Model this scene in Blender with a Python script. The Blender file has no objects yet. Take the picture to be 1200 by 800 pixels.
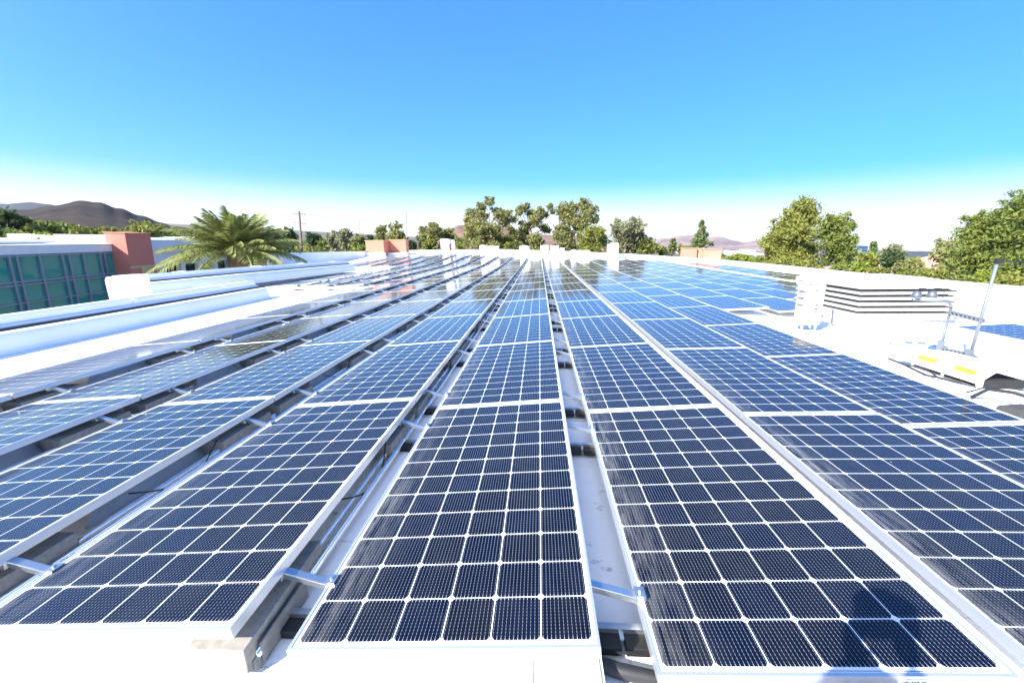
import bpy, bmesh, math, random
from mathutils import Vector, Matrix
random.seed(7)
S = bpy.context.scene
COL = S.collection

# ------------------------------------------------------------------ camera
# roof frame (X across the rows, Y along them, Z roof normal) -> world (Z up)
G = Matrix(((0.997698, 0.0, -0.067809), (0.0, 1.0, 0.0), (0.067809, 0.0, 0.997698)))
RW = G.to_4x4()
CAM_R = Vector((0.78446, -0.99468, 1.24749))
CR = Matrix(((0.9977317, 0.0655288, -0.0154118), (-0.0005033, 0.2361996, 0.9717044), (-0.0673149, 0.9694925, -0.2356968)))
FPX = 472.31
cam_data = bpy.data.cameras.new('camera')
cam_data.sensor_width = 36.0
cam_data.lens = FPX / 1200 * 36
cam_data.clip_start = 0.02
cam_data.clip_end = 20000
cam = bpy.data.objects.new('camera', cam_data)
COL.objects.link(cam)
A3 = G @ Matrix((CR[0], CR[1], -CR[2])).transposed()
cam.matrix_world = Matrix.Translation(G @ CAM_R) @ A3.to_4x4()
S.camera = cam
CW = G @ CAM_R

# ------------------------------------------------------------------ sky and sun
SUN_EL, SUN_AZ = math.radians(33.5), math.radians(224.5)
w = bpy.data.worlds.new('World'); S.world = w; w.use_nodes = True
wn = w.node_tree; bg = wn.nodes['Background']
sky = wn.nodes.new('ShaderNodeTexSky'); sky.sky_type = 'NISHITA'; sky.sun_disc = False
sky.sun_elevation = SUN_EL; sky.sun_rotation = SUN_AZ
sky.air_density = 1.0; sky.dust_density = 0.15; sky.ozone_density = 2.2
def wnode(t, **k):
    n = wn.nodes.new(t)
    for a_, b_ in k.items(): setattr(n, a_, b_)
    return n
gm = wnode('ShaderNodeGamma'); gm.inputs[1].default_value = 0.65          # softer fall-off than the raw sky
tn = wnode('ShaderNodeMix', data_type='RGBA', blend_type='MULTIPLY'); tn.inputs[0].default_value = 1.0; tn.inputs[7].default_value = (.33, 1.07, 2.2, 1)
wn.links.new(sky.outputs[0], gm.inputs[0]); wn.links.new(gm.outputs[0], tn.inputs[6])
tc = wnode('ShaderNodeTexCoord'); sp_ = wnode('ShaderNodeSeparateXYZ'); wn.links.new(tc.outputs['Generated'], sp_.inputs[0])
mr = wnode('ShaderNodeMapRange', interpolation_type='SMOOTHSTEP'); sk_ = wnode('ShaderNodeMath', operation='MULTIPLY_ADD'); wn.links.new(sp_.outputs[0], sk_.inputs[0]); sk_.inputs[1].default_value = -.05; wn.links.new(sp_.outputs[2], sk_.inputs[2]); wn.links.new(sk_.outputs[0], mr.inputs[0])
for i_, v_ in enumerate((.145, .03, 0.0, 1.0)): mr.inputs[i_ + 1].default_value = v_
hz = wnode('ShaderNodeMix', data_type='RGBA'); wn.links.new(mr.outputs[0], hz.inputs[0]); wn.links.new(tn.outputs[2], hz.inputs[6]); hz.inputs[7].default_value = (5.0, 5.4, 5.5, 1)   # bright haze low over the horizon
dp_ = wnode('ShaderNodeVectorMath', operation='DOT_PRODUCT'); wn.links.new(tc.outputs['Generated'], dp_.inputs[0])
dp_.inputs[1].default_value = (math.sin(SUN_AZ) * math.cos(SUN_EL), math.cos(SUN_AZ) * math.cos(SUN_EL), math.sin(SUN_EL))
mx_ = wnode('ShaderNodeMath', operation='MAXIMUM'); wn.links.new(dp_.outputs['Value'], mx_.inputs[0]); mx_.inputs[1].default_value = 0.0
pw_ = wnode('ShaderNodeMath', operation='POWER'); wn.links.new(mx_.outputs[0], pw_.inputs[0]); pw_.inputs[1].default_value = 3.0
gl_ = wnode('ShaderNodeMix', data_type='RGBA', blend_type='ADD'); wn.links.new(pw_.outputs[0], gl_.inputs[0]); wn.links.new(hz.outputs[2], gl_.inputs[6]); gl_.inputs[7].default_value = (6.6, 6.1, 5.3, 1)   # broad glow added round the sun, behind the viewpoint, to lift the fill light
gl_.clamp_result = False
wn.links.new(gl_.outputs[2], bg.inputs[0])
bg.inputs[1].default_value = 0.084
sd = bpy.data.lights.new('sun', 'SUN'); sd.energy = 5.0; sd.angle = math.radians(0.5); sd.color = (1.0, 0.955, 0.88)
so = bpy.data.objects.new('sun', sd); COL.objects.link(so)
sv = Vector((math.sin(SUN_AZ) * math.cos(SUN_EL), math.cos(SUN_AZ) * math.cos(SUN_EL), math.sin(SUN_EL)))
so.rotation_euler = sv.to_track_quat('Z', 'Y').to_euler()
so.location = (-30, -30, 40)
S.view_settings.view_transform = 'Standard'; S.view_settings.look = 'None'
S.view_settings.gamma = 1.0; S.view_settings.use_curve_mapping = False
S.view_settings.exposure = 1.52

# ------------------------------------------------------------------ helpers
def rp(x, y, z): return G @ Vector((x, y, z))
def ray(px, py): return (G @ (CR.transposed() @ Vector(((px - 600) / FPX, -(py - 400) / FPX, 1)))).normalized()
def at_z(px, py, z):
    d = ray(px, py); return CW + d * ((z - CW.z) / d.z)
def at_d(px, py, dist):
    d = ray(px, py); return CW + d * (dist / math.hypot(d.x, d.y))
def hit(px, py, p0, n):
    d = ray(px, py); return CW + d * ((Vector(p0) - CW).dot(n) / d.dot(n))

TZ = [0, -.018, -.05, -.18, -.215, -.255, -.30, -.345, -.39]
DX = 1.1634
PL = 1.9734
GAP = 0.14            # low edge of the panels above the membrane
def zlow(x, y):
    u = max(0.0, x / DX)
    if u < 8:
        i = int(u); z = TZ[i] + (TZ[i + 1] - TZ[i]) * (u - i)
    else:
        z = TZ[8] - .05 * (u - 8)
    if y > 23: z += (y - 23) * (.008 + .006 * min(6, max(0, -x)))
    return z
def zr(x, y): return zlow(x, y) - GAP

class MB:
    def __init__(s): s.v = []; s.f = []; s.m = []
    def add(s, vs, fs, mi=0):
        n = len(s.v); s.v += [tuple(p) for p in vs]; s.f += [tuple(i + n for i in f) for f in fs]; s.m += [mi] * len(fs); return s
    def box(s, lo, hi, mi=0, M=None):
        x0, y0, z0 = lo; x1, y1, z1 = hi
        vs = [(x0,y0,z0),(x1,y0,z0),(x1,y1,z0),(x0,y1,z0),(x0,y0,z1),(x1,y0,z1),(x1,y1,z1),(x0,y1,z1)]
        if M is not None: vs = [M @ Vector(p) for p in vs]
        return s.add(vs, [(0,3,2,1),(4,5,6,7),(0,1,5,4),(1,2,6,5),(2,3,7,6),(3,0,4,7)], mi)
    def prism(s, prof, y0, y1, mi=0, axis='y'):
        n = len(prof)
        if axis == 'y': vs = [(a, y0, b) for a, b in prof] + [(a, y1, b) for a, b in prof]
        elif axis == 'x': vs = [(y0, a, b) for a, b in prof] + [(y1, a, b) for a, b in prof]
        else: vs = [(a, b, y0) for a, b in prof] + [(a, b, y1) for a, b in prof]
        fs = [tuple(range(n)), tuple(range(2 * n - 1, n - 1, -1))] + [(i, i + n, (i + 1) % n + n, (i + 1) % n) for i in range(n)]
        return s.add(vs, fs, mi)
    def tube(s, pts, rad, seg=8, mi=0, cap=True):
        pts = [Vector(p) for p in pts]; n0 = len(s.v)
        rads = rad if isinstance(rad, (list, tuple)) else [rad] * len(pts)
        vs = []; fs = []
        for i, p in enumerate(pts):
            t = (pts[min(i + 1, len(pts) - 1)] - pts[max(i - 1, 0)]).normalized()
            a = Vector((0, 0, 1)) if abs(t.z) < .9 else Vector((1, 0, 0))
            u = t.cross(a).normalized(); v = t.cross(u)
            for k in range(seg):
                c = 2 * math.pi * k / seg; vs.append(p + (u * math.cos(c) + v * math.sin(c)) * rads[i])
        for i in range(len(pts) - 1):
            for k in range(seg):
                fs.append((i*seg+k, i*seg+(k+1)%seg, (i+1)*seg+(k+1)%seg, (i+1)*seg+k))
        if cap: fs += [tuple(range(seg))[::-1], tuple(range((len(pts)-1)*seg, len(pts)*seg))]
        return s.add(vs, fs, mi)
    def lathe(s, prof, seg=20, c=(0, 0, 0), mi=0):
        return s.tube([(c[0], c[1], c[2] + z + i * 1e-6) for i, (r, z) in enumerate(prof)], [r for r, z in prof], seg, mi)
    def mesh(s, name, mats):
        me = bpy.data.meshes.new(name); me.from_pydata(s.v, [], s.f)
        for m in (mats if isinstance(mats, (list, tuple)) else [mats]): me.materials.append(m)
        if any(s.m): me.polygons.foreach_set('material_index', s.m)
        me.update()
        return me
    def build(s, name, mats, parent=None, bevel=0, smooth=False, M=None):
        me = s.mesh(name, mats)
        bm = bmesh.new(); bm.from_mesh(me); bmesh.ops.recalc_face_normals(bm, faces=bm.faces)
        if bevel: bmesh.ops.bevel(bm, geom=list(bm.edges), offset=bevel, segments=2, affect='EDGES', profile=.6)
        bm.to_mesh(me); bm.free()
        if smooth: me.polygons.foreach_set('use_smooth', [True] * len(me.polygons))
        return ob(name, me, parent, M)
def ob(name, data, parent=None, M=None):
    o = bpy.data.objects.new(name, data); COL.objects.link(o)
    if parent: o.parent = parent
    if M is not None: o.matrix_local = M
    return o
def tag(o, label=None, cat=None, group=None, kind=None):
    for k, v in (('label', label), ('category', cat), ('group', group), ('kind', kind)):
        if v: o[k] = v
    return o
def thing(name, label, cat, M=None, group=None):
    o = bpy.data.objects.new(name, None); COL.objects.link(o); o.empty_display_size = .1
    if M is not None: o.matrix_world = M
    return tag(o, label, cat, group)
def kids(o): return KIDS.get(o.name, [])
KIDS = {}
def reg(parent, *ch): KIDS.setdefault(parent.name, []).extend(ch)
def copy_tree(o, parent=None):
    c = o.copy(); COL.objects.link(c)
    if parent: c.parent = parent
    for k in kids(o): copy_tree(k, c)
    return c
def roofM(x, y, z=None, rz=0.0, dz=0.0):
    """a frame standing on the roof membrane"""
    return RW @ Matrix.Translation((x, y, (zr(x, y) if z is None else z) + dz)) @ Matrix.Rotation(rz, 4, 'Z')

# ------------------------------------------------------------------ materials
class NT:
    def __init__(s, name):
        s.m = bpy.data.materials.new(name); s.m.use_nodes = True; s.t = s.m.node_tree
        s.b = s.t.nodes['Principled BSDF']; s.out = s.t.nodes['Material Output']
    def n(s, typ, **kw):
        k = s.t.nodes.new(typ)
        for a, b in kw.items(): setattr(k, a, b)
        return k
    def put(s, sock, v):
        if isinstance(v, bpy.types.NodeSocket): s.t.links.new(v, sock)
        else: sock.default_value = v
    def ma(s, op, a, b=0.0, c=0.0):
        k = s.n('ShaderNodeMath', operation=op); s.put(k.inputs[0], a); s.put(k.inputs[1], b); s.put(k.inputs[2], c); return k.outputs[0]
    def mix(s, f, a, b):
        k = s.n('ShaderNodeMix', data_type='RGBA'); s.put(k.inputs[0], f); s.put(k.inputs[6], a); s.put(k.inputs[7], b); return k.outputs[2]
    def noise(s, vec, scale, detail=4, rough=.55, out=0):
        k = s.n('ShaderNodeTexNoise'); k.inputs['Scale'].default_value = scale; k.inputs['Detail'].default_value = detail; k.inputs['Roughness'].default_value = rough
        if vec is not None: s.t.links.new(vec, k.inputs['Vector'])
        return k.outputs[out]
    def mapr(s, v, a, b, c=0.0, d=1.0):
        k = s.n('ShaderNodeMapRange'); s.put(k.inputs[0], v)
        for i, q in enumerate((a, b, c, d)): k.inputs[i + 1].default_value = q
        return k.outputs[0]
    def co(s, which='Object'): return s.n('ShaderNodeTexCoord').outputs[which]
    def scale(s, v, sc):
        k = s.n('ShaderNodeVectorMath', operation='MULTIPLY'); s.t.links.new(v, k.inputs[0]); k.inputs[1].default_value = sc; return k.outputs[0]
    def bump(s, h, strength=.3, dist=.01):
        k = s.n('ShaderNodeBump'); k.inputs['Strength'].default_value = strength; k.inputs['Distance'].default_value = dist
        s.t.links.new(h, k.inputs['Height']); s.t.links.new(k.outputs[0], s.b.inputs['Normal'])
    def col(s, v): s.put(s.b.inputs['Base Color'], v)
    def rough(s, v): s.put(s.b.inputs['Roughness'], v)
    def metal(s, v): s.put(s.b.inputs['Metallic'], v)
def c4(r, g, b): return (r, g, b, 1)
def simple(name, rgb, rough=.6, metal=0.0, var=.12, sc=6.0, bump=0.0):
    t = NT(name); n = t.noise(t.co(), sc, 5)
    f = t.mapr(n, .3, .7)
    t.col(t.mix(f, c4(*[x * (1 - var) for x in rgb]), c4(*[min(1, x * (1 + var)) for x in rgb])))
    t.rough(rough); t.metal(metal)
    if bump: t.bump(t.noise(t.co(), sc * 12, 4), bump, .004)
    return t.m

# white roof membrane: dirt, ponding stains, seams
t = NT('roof membrane'); v = t.co()
d1 = t.mapr(t.noise(v, .35, 6, .62), .46, .68); d2 = t.mapr(t.noise(v, 3.2, 6, .65), .5, .78)
d3 = t.mapr(t.noise(t.scale(v, (.6, 5, 1)), 2.2, 6, .7), .64, .72)
base = t.mix(t.ma('MULTIPLY', d1, .35), c4(.84, .84, .83), c4(.66, .65, .62))
base = t.mix(t.ma('MULTIPLY', d2, .22), base, c4(.5, .48, .44))
d4 = t.mapr(t.noise(t.scale(v, (1.0, 1.6, 1)), 5.5, 8, .75), .60, .66)
base = t.mix(t.ma('MULTIPLY', d3, .8), base, c4(.16, .13, .10)); base = t.mix(t.ma('MULTIPLY', d4, .6), base, c4(.16, .14, .12))
sx = t.n('ShaderNodeSeparateXYZ'); t.t.links.new(v, sx.inputs[0])
seam = t.ma('LESS_THAN', t.ma('ABSOLUTE', t.ma('SUBTRACT', t.ma('FRACT', t.ma('MULTIPLY', t.ma('ADD', sx.outputs[1], 40.62), .41)), .5)), .0035)
base = t.mix(t.ma('MULTIPLY', seam, .5), base, c4(.3, .29, .27))
t.col(base); t.rough(.75); t.bump(t.noise(v, 14, 5), .25, .006)
M_ROOF = t.m
M_WHITE = simple('white painted metal', (.83, .83, .82), .45, 0, .05, 3)
M_MEMB = simple('white membrane flashing', (.86, .86, .86), .6, 0, .05, 1.2, .1)
M_COPING = simple('white coping metal', (.84, .85, .86), .4, .1, .06, 2)
M_LOUV = simple('cream louvre paint', (.42, .41, .385), .5, 0, .06, 3)
M_TRAY = simple('dull galvanised tray', (.22, .225, .215), .5, .3, .2, 25)
M_BACK = simple('white backsheet', (.8, .8, .79), .6, 0, .03)
M_POLE = simple('pale painted pole', (.18, .20, .225), .4, .3, .06, 6)
M_SHADOWLINE = simple('painted shadow line', (.03, .035, .05), .6)
M_GALV = simple('galvanised steel', (.58, .61, .63), .3, .9, .12, 14)
M_GALVD = simple('galvanised rail', (.80, .84, .88), .10, 1.0, .05, 8)
M_CONC = simple('concrete paver', (.29, .265, .23), .9, 0, .2, 30, .5)
M_RUB = simple('black rubber', (.012, .012, .012), .7, 0, .2, 20)
M_PIPE = simple('black conduit', (.02, .02, .021), .5, 0, .2, 10)
M_GREYD = simple('grey recycled rubber', (.05, .05, .05), .85, 0, .3, 60, .6)
M_YEL = simple('yellow label', (.42, .36, .03), .5, 0, .03)
M_STICK = simple('white sticker', (.85, .86, .88), .4, 0, .02)
M_INK = simple('faded print', (.18, .2, .26), .6)
M_BLUEBAG = simple('blue cloth', (.03, .09, .35), .7)
M_ORANGE = simple('orange stucco', (.50, .18, .12), .85, 0, .05, 8, .2)
M_PALEO = simple('pale orange stucco', (.54, .225, .155), .85, 0, .05, 8, .2)
M_PINK = simple('terracotta stucco', (.50, .17, .125), .85, 0, .05, 4, .2)
M_CREAM = simple('cream stucco', (.48, .40, .20), .85, 0, .05, 4)
M_STUCCO = simple('white stucco', (.72, .73, .74), .8, 0, .05, 4)
M_FASCIA = simple('pale fascia', (.62, .66, .72), .5, .1, .05, 2)
M_MULL = simple('blue grey mullion', (.22, .27, .36), .4, .4, .06, 2)
M_DARK = simple('dark interior', (.012, .014, .014), .8)
M_BROWN = simple('brown conduit', (.2, .08, .05), .6)
M_GREYSENS = simple('grey sensor housing', (.11, .12, .145), .4, .3)
M_RED = simple('red label', (.55, .05, .05), .5); M_GREEN = simple('green label', (.15, .6, .1), .5); M_GREY = simple('grey fittings', (.3, .31, .33), .5)

t = NT('panel frame'); n = t.noise(t.scale(t.co(), (20, 2, 20)), 3, 3)
t.col(t.mix(n, c4(.62, .64, .67), c4(.74, .75, .77))); t.metal(.7); t.rough(.34); M_FRAME = t.m

# photovoltaic laminate: pseudo-square cells, fine wires, dust along the low edge
t = NT('solar cells'); v = t.co(); s = t.n('ShaderNodeSeparateXYZ'); t.t.links.new(v, s.inputs[0])
p = .1585
x, y = s.outputs[0], s.outputs[1]
u = t.ma('DIVIDE', x, p); vv = t.ma('DIVIDE', y, p)
ax = t.ma('MULTIPLY', t.ma('ABSOLUTE', t.ma('SUBTRACT', t.ma('FRACT', u), .5)), p)
ay = t.ma('MULTIPLY', t.ma('ABSOLUTE', t.ma('SUBTRACT', t.ma('FRACT', vv), .5)), p)
inr = t.ma('MULTIPLY', t.ma('LESS_THAN', t.ma('ABSOLUTE', t.ma('SUBTRACT', u, 3)), 3), t.ma('LESS_THAN', t.ma('ABSOLUTE', t.ma('SUBTRACT', vv, 6)), 6))
cell = t.ma('MULTIPLY', t.ma('LESS_THAN', ax, .0776), t.ma('LESS_THAN', ay, .0774))
cell = t.ma('MULTIPLY', cell, t.ma('LESS_THAN', t.ma('ADD', ax, ay), .1435)); cell = t.ma('MULTIPLY', cell, inr)
oi = t.n('ShaderNodeObjectInfo')
cb = t.n('ShaderNodeCombineXYZ'); t.put(cb.inputs[0], t.ma('FLOOR', u)); t.put(cb.inputs[1], t.ma('FLOOR', vv)); t.put(cb.inputs[2], t.ma('MULTIPLY', oi.outputs['Random'], 37.0))
wno = t.n('ShaderNodeTexWhiteNoise'); t.t.links.new(cb.outputs[0], wno.inputs['Vector']); rnd = wno.outputs['Value']
ccol = t.mix(rnd, c4(.0017, .0035, .0125), c4(.0034, .0037, .006))
wx = t.ma('ABSOLUTE', t.ma('SUBTRACT', t.ma('FRACT', t.ma('MULTIPLY', u, 12.0)), .5))
wire = t.ma('LESS_THAN', wx, .055)
dots = t.ma('LESS_THAN', t.ma('FRACT', t.ma('MULTIPLY', vv, 13.0)), .42)
tick = t.ma('GREATER_THAN', ay, .069)
ws = t.ma('MULTIPLY', wire, t.ma('ADD', t.ma('MULTIPLY', dots, .3), t.ma('ADD', .12, t.ma('MULTIPLY', tick, .55))))
ccol = t.mix(ws, ccol, c4(.55, .57, .62))
rib = t.ma('MULTIPLY', t.ma('LESS_THAN', t.ma('ABSOLUTE', t.ma('SUBTRACT', t.ma('ABSOLUTE', t.ma('SUBTRACT', y, .951)), .9605)), .0014), t.ma('LESS_THAN', t.ma('ABSOLUTE', t.ma('SUBTRACT', t.ma('FRACT', t.ma('DIVIDE', u, 2.0)), .5)), .46))
back = t.mix(rib, c4(.76, .78, .80), c4(.12, .16, .25))
c = t.mix(cell, back, ccol)
# dust and droppings
off = t.n('ShaderNodeVectorMath', operation='ADD'); t.t.links.new(v, off.inputs[0]); cb2 = t.n('ShaderNodeCombineXYZ')
t.put(cb2.inputs[0], t.ma('MULTIPLY', oi.outputs['Random'], 61.0)); t.t.links.new(cb2.outputs[0], off.inputs[1])
dv = off.outputs[0]
edge = t.ma('POWER', t.mapr(x, .24, -.02), 2.0)
streak = t.mapr(t.noise(t.scale(dv, (14, 1.6, 1)), 2.0, 6, .7), .42, .75)
amount = t.mapr(t.noise(t.scale(dv, (1, .6, 1)), .9, 3), .3, .7, .25, 1.0)
dust = t.ma('MULTIPLY', t.ma('MULTIPLY', edge, streak), t.ma('MULTIPLY', amount, .85))
film = t.ma('MULTIPLY', t.mapr(t.noise(dv, 5, 6, .7), .45, .8), .022)
dust = t.ma('MINIMUM', t.ma('ADD', dust, film), .7)
vo = t.n('ShaderNodeTexVoronoi'); vo.inputs['Scale'].default_value = 7.0; t.t.links.new(dv, vo.inputs['Vector'])
sv2 = t.n('ShaderNodeSeparateXYZ'); t.t.links.new(vo.outputs['Color'], sv2.inputs[0])
spot = t.ma('LESS_THAN', vo.outputs['Distance'], t.ma('MULTIPLY', t.ma('GREATER_THAN', sv2.outputs[0], .72), t.ma('MULTIPLY', sv2.outputs[1], .042)))
dust = t.ma('MAXIMUM', dust, t.ma('MULTIPLY', spot, .85))
t.col(t.mix(dust, c, c4(.42, .41, .38)))
t.rough(t.ma('ADD', .085, t.ma('MULTIPLY', dust, .8))); t.b.inputs['IOR'].default_value = 1.46
M_CELL = t.m

# ------------------------------------------------------------------ ground, hills
def structure(o): o['kind'] = 'structure'; return o
GZ = -8.0
t = NT('dry ground'); v = t.co(); n = t.mapr(t.noise(v, .02, 8, .65), .35, .65); n2 = t.mapr(t.noise(v, .25, 6, .6), .4, .6)
t.col(t.mix(n, t.mix(n2, c4(.05, .06, .022), c4(.09, .085, .04)), t.mix(n2, c4(.16, .125, .08), c4(.1, .09, .045)))); t.rough(.95); M_GROUND = t.m
mb = MB(); R = 14000
mb.add([(-R, -R, GZ), (R, -R, GZ), (R, R, GZ), (-R, R, GZ)], [(0, 1, 2, 3)])
structure(mb.build('ground', M_GROUND))

def hill_mat(name, a, b, cdark, sc):
    t = NT(name); v = t.co()
    n = t.mapr(t.noise(v, sc, 8, .65), .38, .62); vo = t.n('ShaderNodeTexVoronoi'); vo.inputs['Scale'].default_value = sc * 7; t.t.links.new(v, vo.inputs['Vector'])
    k = t.ma('MULTIPLY', t.ma('LESS_THAN', vo.outputs['Distance'], .46), t.mapr(t.noise(v, sc * 1.7, 5), .48, .6))
    t.col(t.mix(t.ma('MULTIPLY', k, .8), t.mix(n, c4(*a), c4(*b)), c4(*cdark))); t.rough(1.0); t.b.inputs['Specular IOR Level'].default_value = .1
    return t.m
def hill(name, prof, dist, depth, mat, rough, seed):
    """a ridge standing at its real distance: (pixel column, ridge row) -> heights along an arc"""
    rr = random.Random(seed); mb = MB(); cols = []
    xs = [prof[0][0] + (prof[-1][0] - prof[0][0]) * i / 90 for i in range(91)]
    def prow(px):
        for (a, b), (c_, d_) in zip(prof, prof[1:]):
            if a <= px <= c_: 
                q = (px - a) / (c_ - a); q = q * q * (3 - 2 * q); return b + (d_ - b) * q
        return prof[-1][1]
    from mathutils import noise as mn
    nr = 22
    for i, px in enumerate(xs):
        d = ray(px, prow(px)); hd = math.hypot(d.x, d.y); ht = CW.z + d.z / hd * dist; az = math.atan2(d.x, d.y)
        for j in range(nr):
            q = j / (nr - 1) * 2 - 1; r = dist + depth * q
            h = GZ - 2 + (max(ht, GZ + 1) - GZ + 2) * (math.cos(q * math.pi / 2) ** 1.3)
            e = 1 - abs(q); pnt = Vector((r * math.sin(az), r * math.cos(az), 0))
            h += mn.fractal(pnt * (4.5 / depth) + Vector((seed, 0, 0)), 1.0, 2.1, 5) * rough * (1 - abs(q)) * (abs(q) ** .4)
            mb.v.append((CW.x + pnt.x, CW.y + pnt.y, h))
    for i in range(len(xs) - 1):
        for j in range(nr - 1):
            a = i * nr + j; mb.f.append((a, a + nr, a + nr + 1, a + 1)); mb.m.append(0)
    o = mb.build(name, mat, smooth=True); return structure(o)
MH1 = hill_mat('burnt brush hill', (.030, .023, .019), (.054, .041, .033), (.010, .014, .008), .02)
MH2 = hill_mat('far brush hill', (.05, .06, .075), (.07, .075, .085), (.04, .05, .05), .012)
MH3 = hill_mat('dry grass hill', (.15, .095, .075), (.20, .135, .105), (.04, .045, .025), .03)
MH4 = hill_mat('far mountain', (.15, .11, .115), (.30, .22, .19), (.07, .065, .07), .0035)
hill('hill', [(-160, 262), (-60, 256), (0, 247), (30, 245), (60, 239.5), (92, 236), (115, 239), (140, 247), (165, 256), (190, 264), (215, 271), (250, 280)], 900, 420, MH1, 12, 3)
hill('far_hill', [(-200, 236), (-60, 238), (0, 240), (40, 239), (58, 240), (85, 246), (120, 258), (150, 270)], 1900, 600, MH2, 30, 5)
hill('dry_hill', [(470, 293), (500, 284), (520, 272), (538, 264), (558, 262), (590, 268), (615, 274), (650, 275.5), (672, 277), (695, 284), (720, 291)], 420, 150, MH3, 6, 8)
hill('mountain', [(700, 294), (745, 288), (766, 283), (782, 279), (800, 277), (815, 278), (830, 282), (846, 281.5), (862, 284), (885, 282.5), (903, 281), (930, 285), (980, 292), (1040, 299), (1120, 306)], 4200, 1500, MH4, 110, 12)
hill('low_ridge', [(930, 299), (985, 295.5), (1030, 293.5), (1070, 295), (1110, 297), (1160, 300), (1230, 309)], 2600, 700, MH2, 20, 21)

# ------------------------------------------------------------------ roof of the building we stand on
def roof_patch(mb, x0, x1, y0, y1, st=1.2):
    nx = max(1, round((x1 - x0) / st)); ny = max(1, round((y1 - y0) / st)); n0 = len(mb.v)
    for i in range(nx + 1):
        for j in range(ny + 1):
            X = x0 + (x1 - x0) * i / nx; Y = y0 + (y1 - y0) * j / ny; mb.v.append(tuple(rp(X, Y, zr(X, Y))))
    for i in range(nx):
        for j in range(ny):
            a = n0 + i * (ny + 1) + j; mb.f.append((a, a + ny + 1, a + ny + 2, a + 1)); mb.m.append(0)
    # walls down to the ground
    def wall(pts):
        for (a, b) in zip(pts, pts[1:]):
            A, B = rp(a[0], a[1], zr(*a)), rp(b[0], b[1], zr(*b))
            mb.add([A, B, (B.x, B.y, GZ), (A.x, A.y, GZ)], [(0, 1, 2, 3)], 0)
    wall([(x0, y0), (x0, y1), (x1, y1), (x1, y0), (x0, y0)])
mb = MB()
roof_patch(mb, -6.9, 17.2, -7.0, 9.9)
roof_patch(mb, -9.2, 17.2, 9.901, 20.5)
roof_patch(mb, -15.0, 17.2, 20.501, 39.5)
structure(mb.build('roof', M_ROOF))

# ------------------------------------------------------------------ solar panels
ROOT_PROTO = {}
def panel_proto():
    root = thing('solar_panel', 'x', 'solar panel')
    W, L = .992, 1.956; x0, y0 = -.0205, -.027; th = .042; lip = .010
    f = MB()
    x1, y1 = x0 + W, y0 + L
    f.box((x0, y0, -th), (x1, y0 + lip, 0)); f.box((x0, y1 - lip, -th), (x1, y1, 0))
    f.box((x0, y0 + lip, -th), (x0 + lip, y1 - lip, 0)); f.box((x1 - lip, y0 + lip, -th), (x1, y1 - lip, 0))
    fr = f.build('frame', M_FRAME, root)
    g = MB().box((x0 + lip, y0 + lip, -.0065), (x1 - lip, y1 - lip, -.0035)).build('glass', M_CELL, root)
    bs = MB().box((x0 + lip, y0 + lip, -.010), (x1 - lip, y1 - lip, -.0068)); bs.box((.40, 1.70, -.03), (.55, 1.80, -.0102)); bsheet = bs.build('backsheet', M_BACK, root)
    reg(root, fr, g, bsheet)
    return root
ORD = ['', 'first', 'second', 'third', 'fourth', 'fifth', 'sixth', 'seventh', 'eighth', 'ninth', 'tenth', 'eleventh', 'twelfth', 'thirteenth', 'fourteenth', 'fifteenth', 'sixteenth', 'seventeenth', 'eighteenth']
TILT = {3: .064, 4: .024, 5: .046, 6: .05}
def panelM(c, X, Y):
    a = Vector((X, Y, zlow(X, Y))); b = Vector((X, Y + PL, zlow(X, Y + PL)))
    ey = (b - a).normalized()
    tl = TILT.get(c, .0765 if c <= 2 else .05)
    ex = Vector((math.cos(tl), 0, math.sin(tl))); ex = (ex - ey * ex.dot(ey)).normalized(); ez = ex.cross(ey)
    m = Matrix((ex, ey, ez)).transposed().to_4x4(); m.translation = a
    j = Matrix.Rotation(random.uniform(-.0016, .0016), 4, 'Y') @ Matrix.Rotation(random.uniform(-.0012, .0012), 4, 'X')
    return RW @ m @ j
rows = []
for c_ in range(2, -3, -1): rows.append((c_, (c_ - 2) * DX, 0.0, 17))
for c_ in (-3, -4, -5): rows.append((c_, (c_ - 2) * DX, 11.7, 11))
for c_ in (-6, -7, -8): rows.append((c_, (c_ - 2) * DX, 23.4, 5))
rows += [(3, DX, 0.0, 17), (4, 2.365, .07, 17), (5, 3.57, .17, 17)]
rows += [(6, 4.80, 8.06, 13), (7, 6.0, 8.06, 13)]
rows += [(8, 7.2, 10.25, 12), (9, 8.4, 10.25, 12), (10, 9.6, 10.25, 12)]
rows += [(21, 11.9, 15.8, 11), (22, 13.06, 15.8, 11), (31, 8.45, 0.95, 3), (32, 9.62, 0.95, 3)]
def rowname(c_):
    if c_ == 2: return 'the centre row'
    if c_ < 2: return '%s row left of centre' % ORD[2 - c_]
    if c_ <= 10: return '%s row right of centre' % ORD[c_ - 2]
    return {21: 'the inner far right strip', 22: 'the outer far right strip', 31: 'the inner row behind pole frame', 32: 'the outer row behind pole frame'}[c_]
proto = panel_proto(); first = True; n_pan = 0
for (c_, X, Y0, n) in rows:
    for k in range(n):
        if first: o = proto; first = False
        else: o = copy_tree(proto)
        o.matrix_world = panelM(c_, X, Y0 + k * PL)
        adj = 'blue solar panel' if (c_ != 2) else 'dark blue solar panel'
        where = 'nearest' if k == 0 else ('farthest' if k == n - 1 else ORD[k + 1] + ' from the near end')
        o['label'] = '%s, %s in %s' % (adj, where, rowname(c_)) if k in (0, n - 1) else '%s, %s of %s' % (adj, where, rowname(c_))
        o['group'] = 'solar panels laid in rows on the white roof'; n_pan += 1

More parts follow.
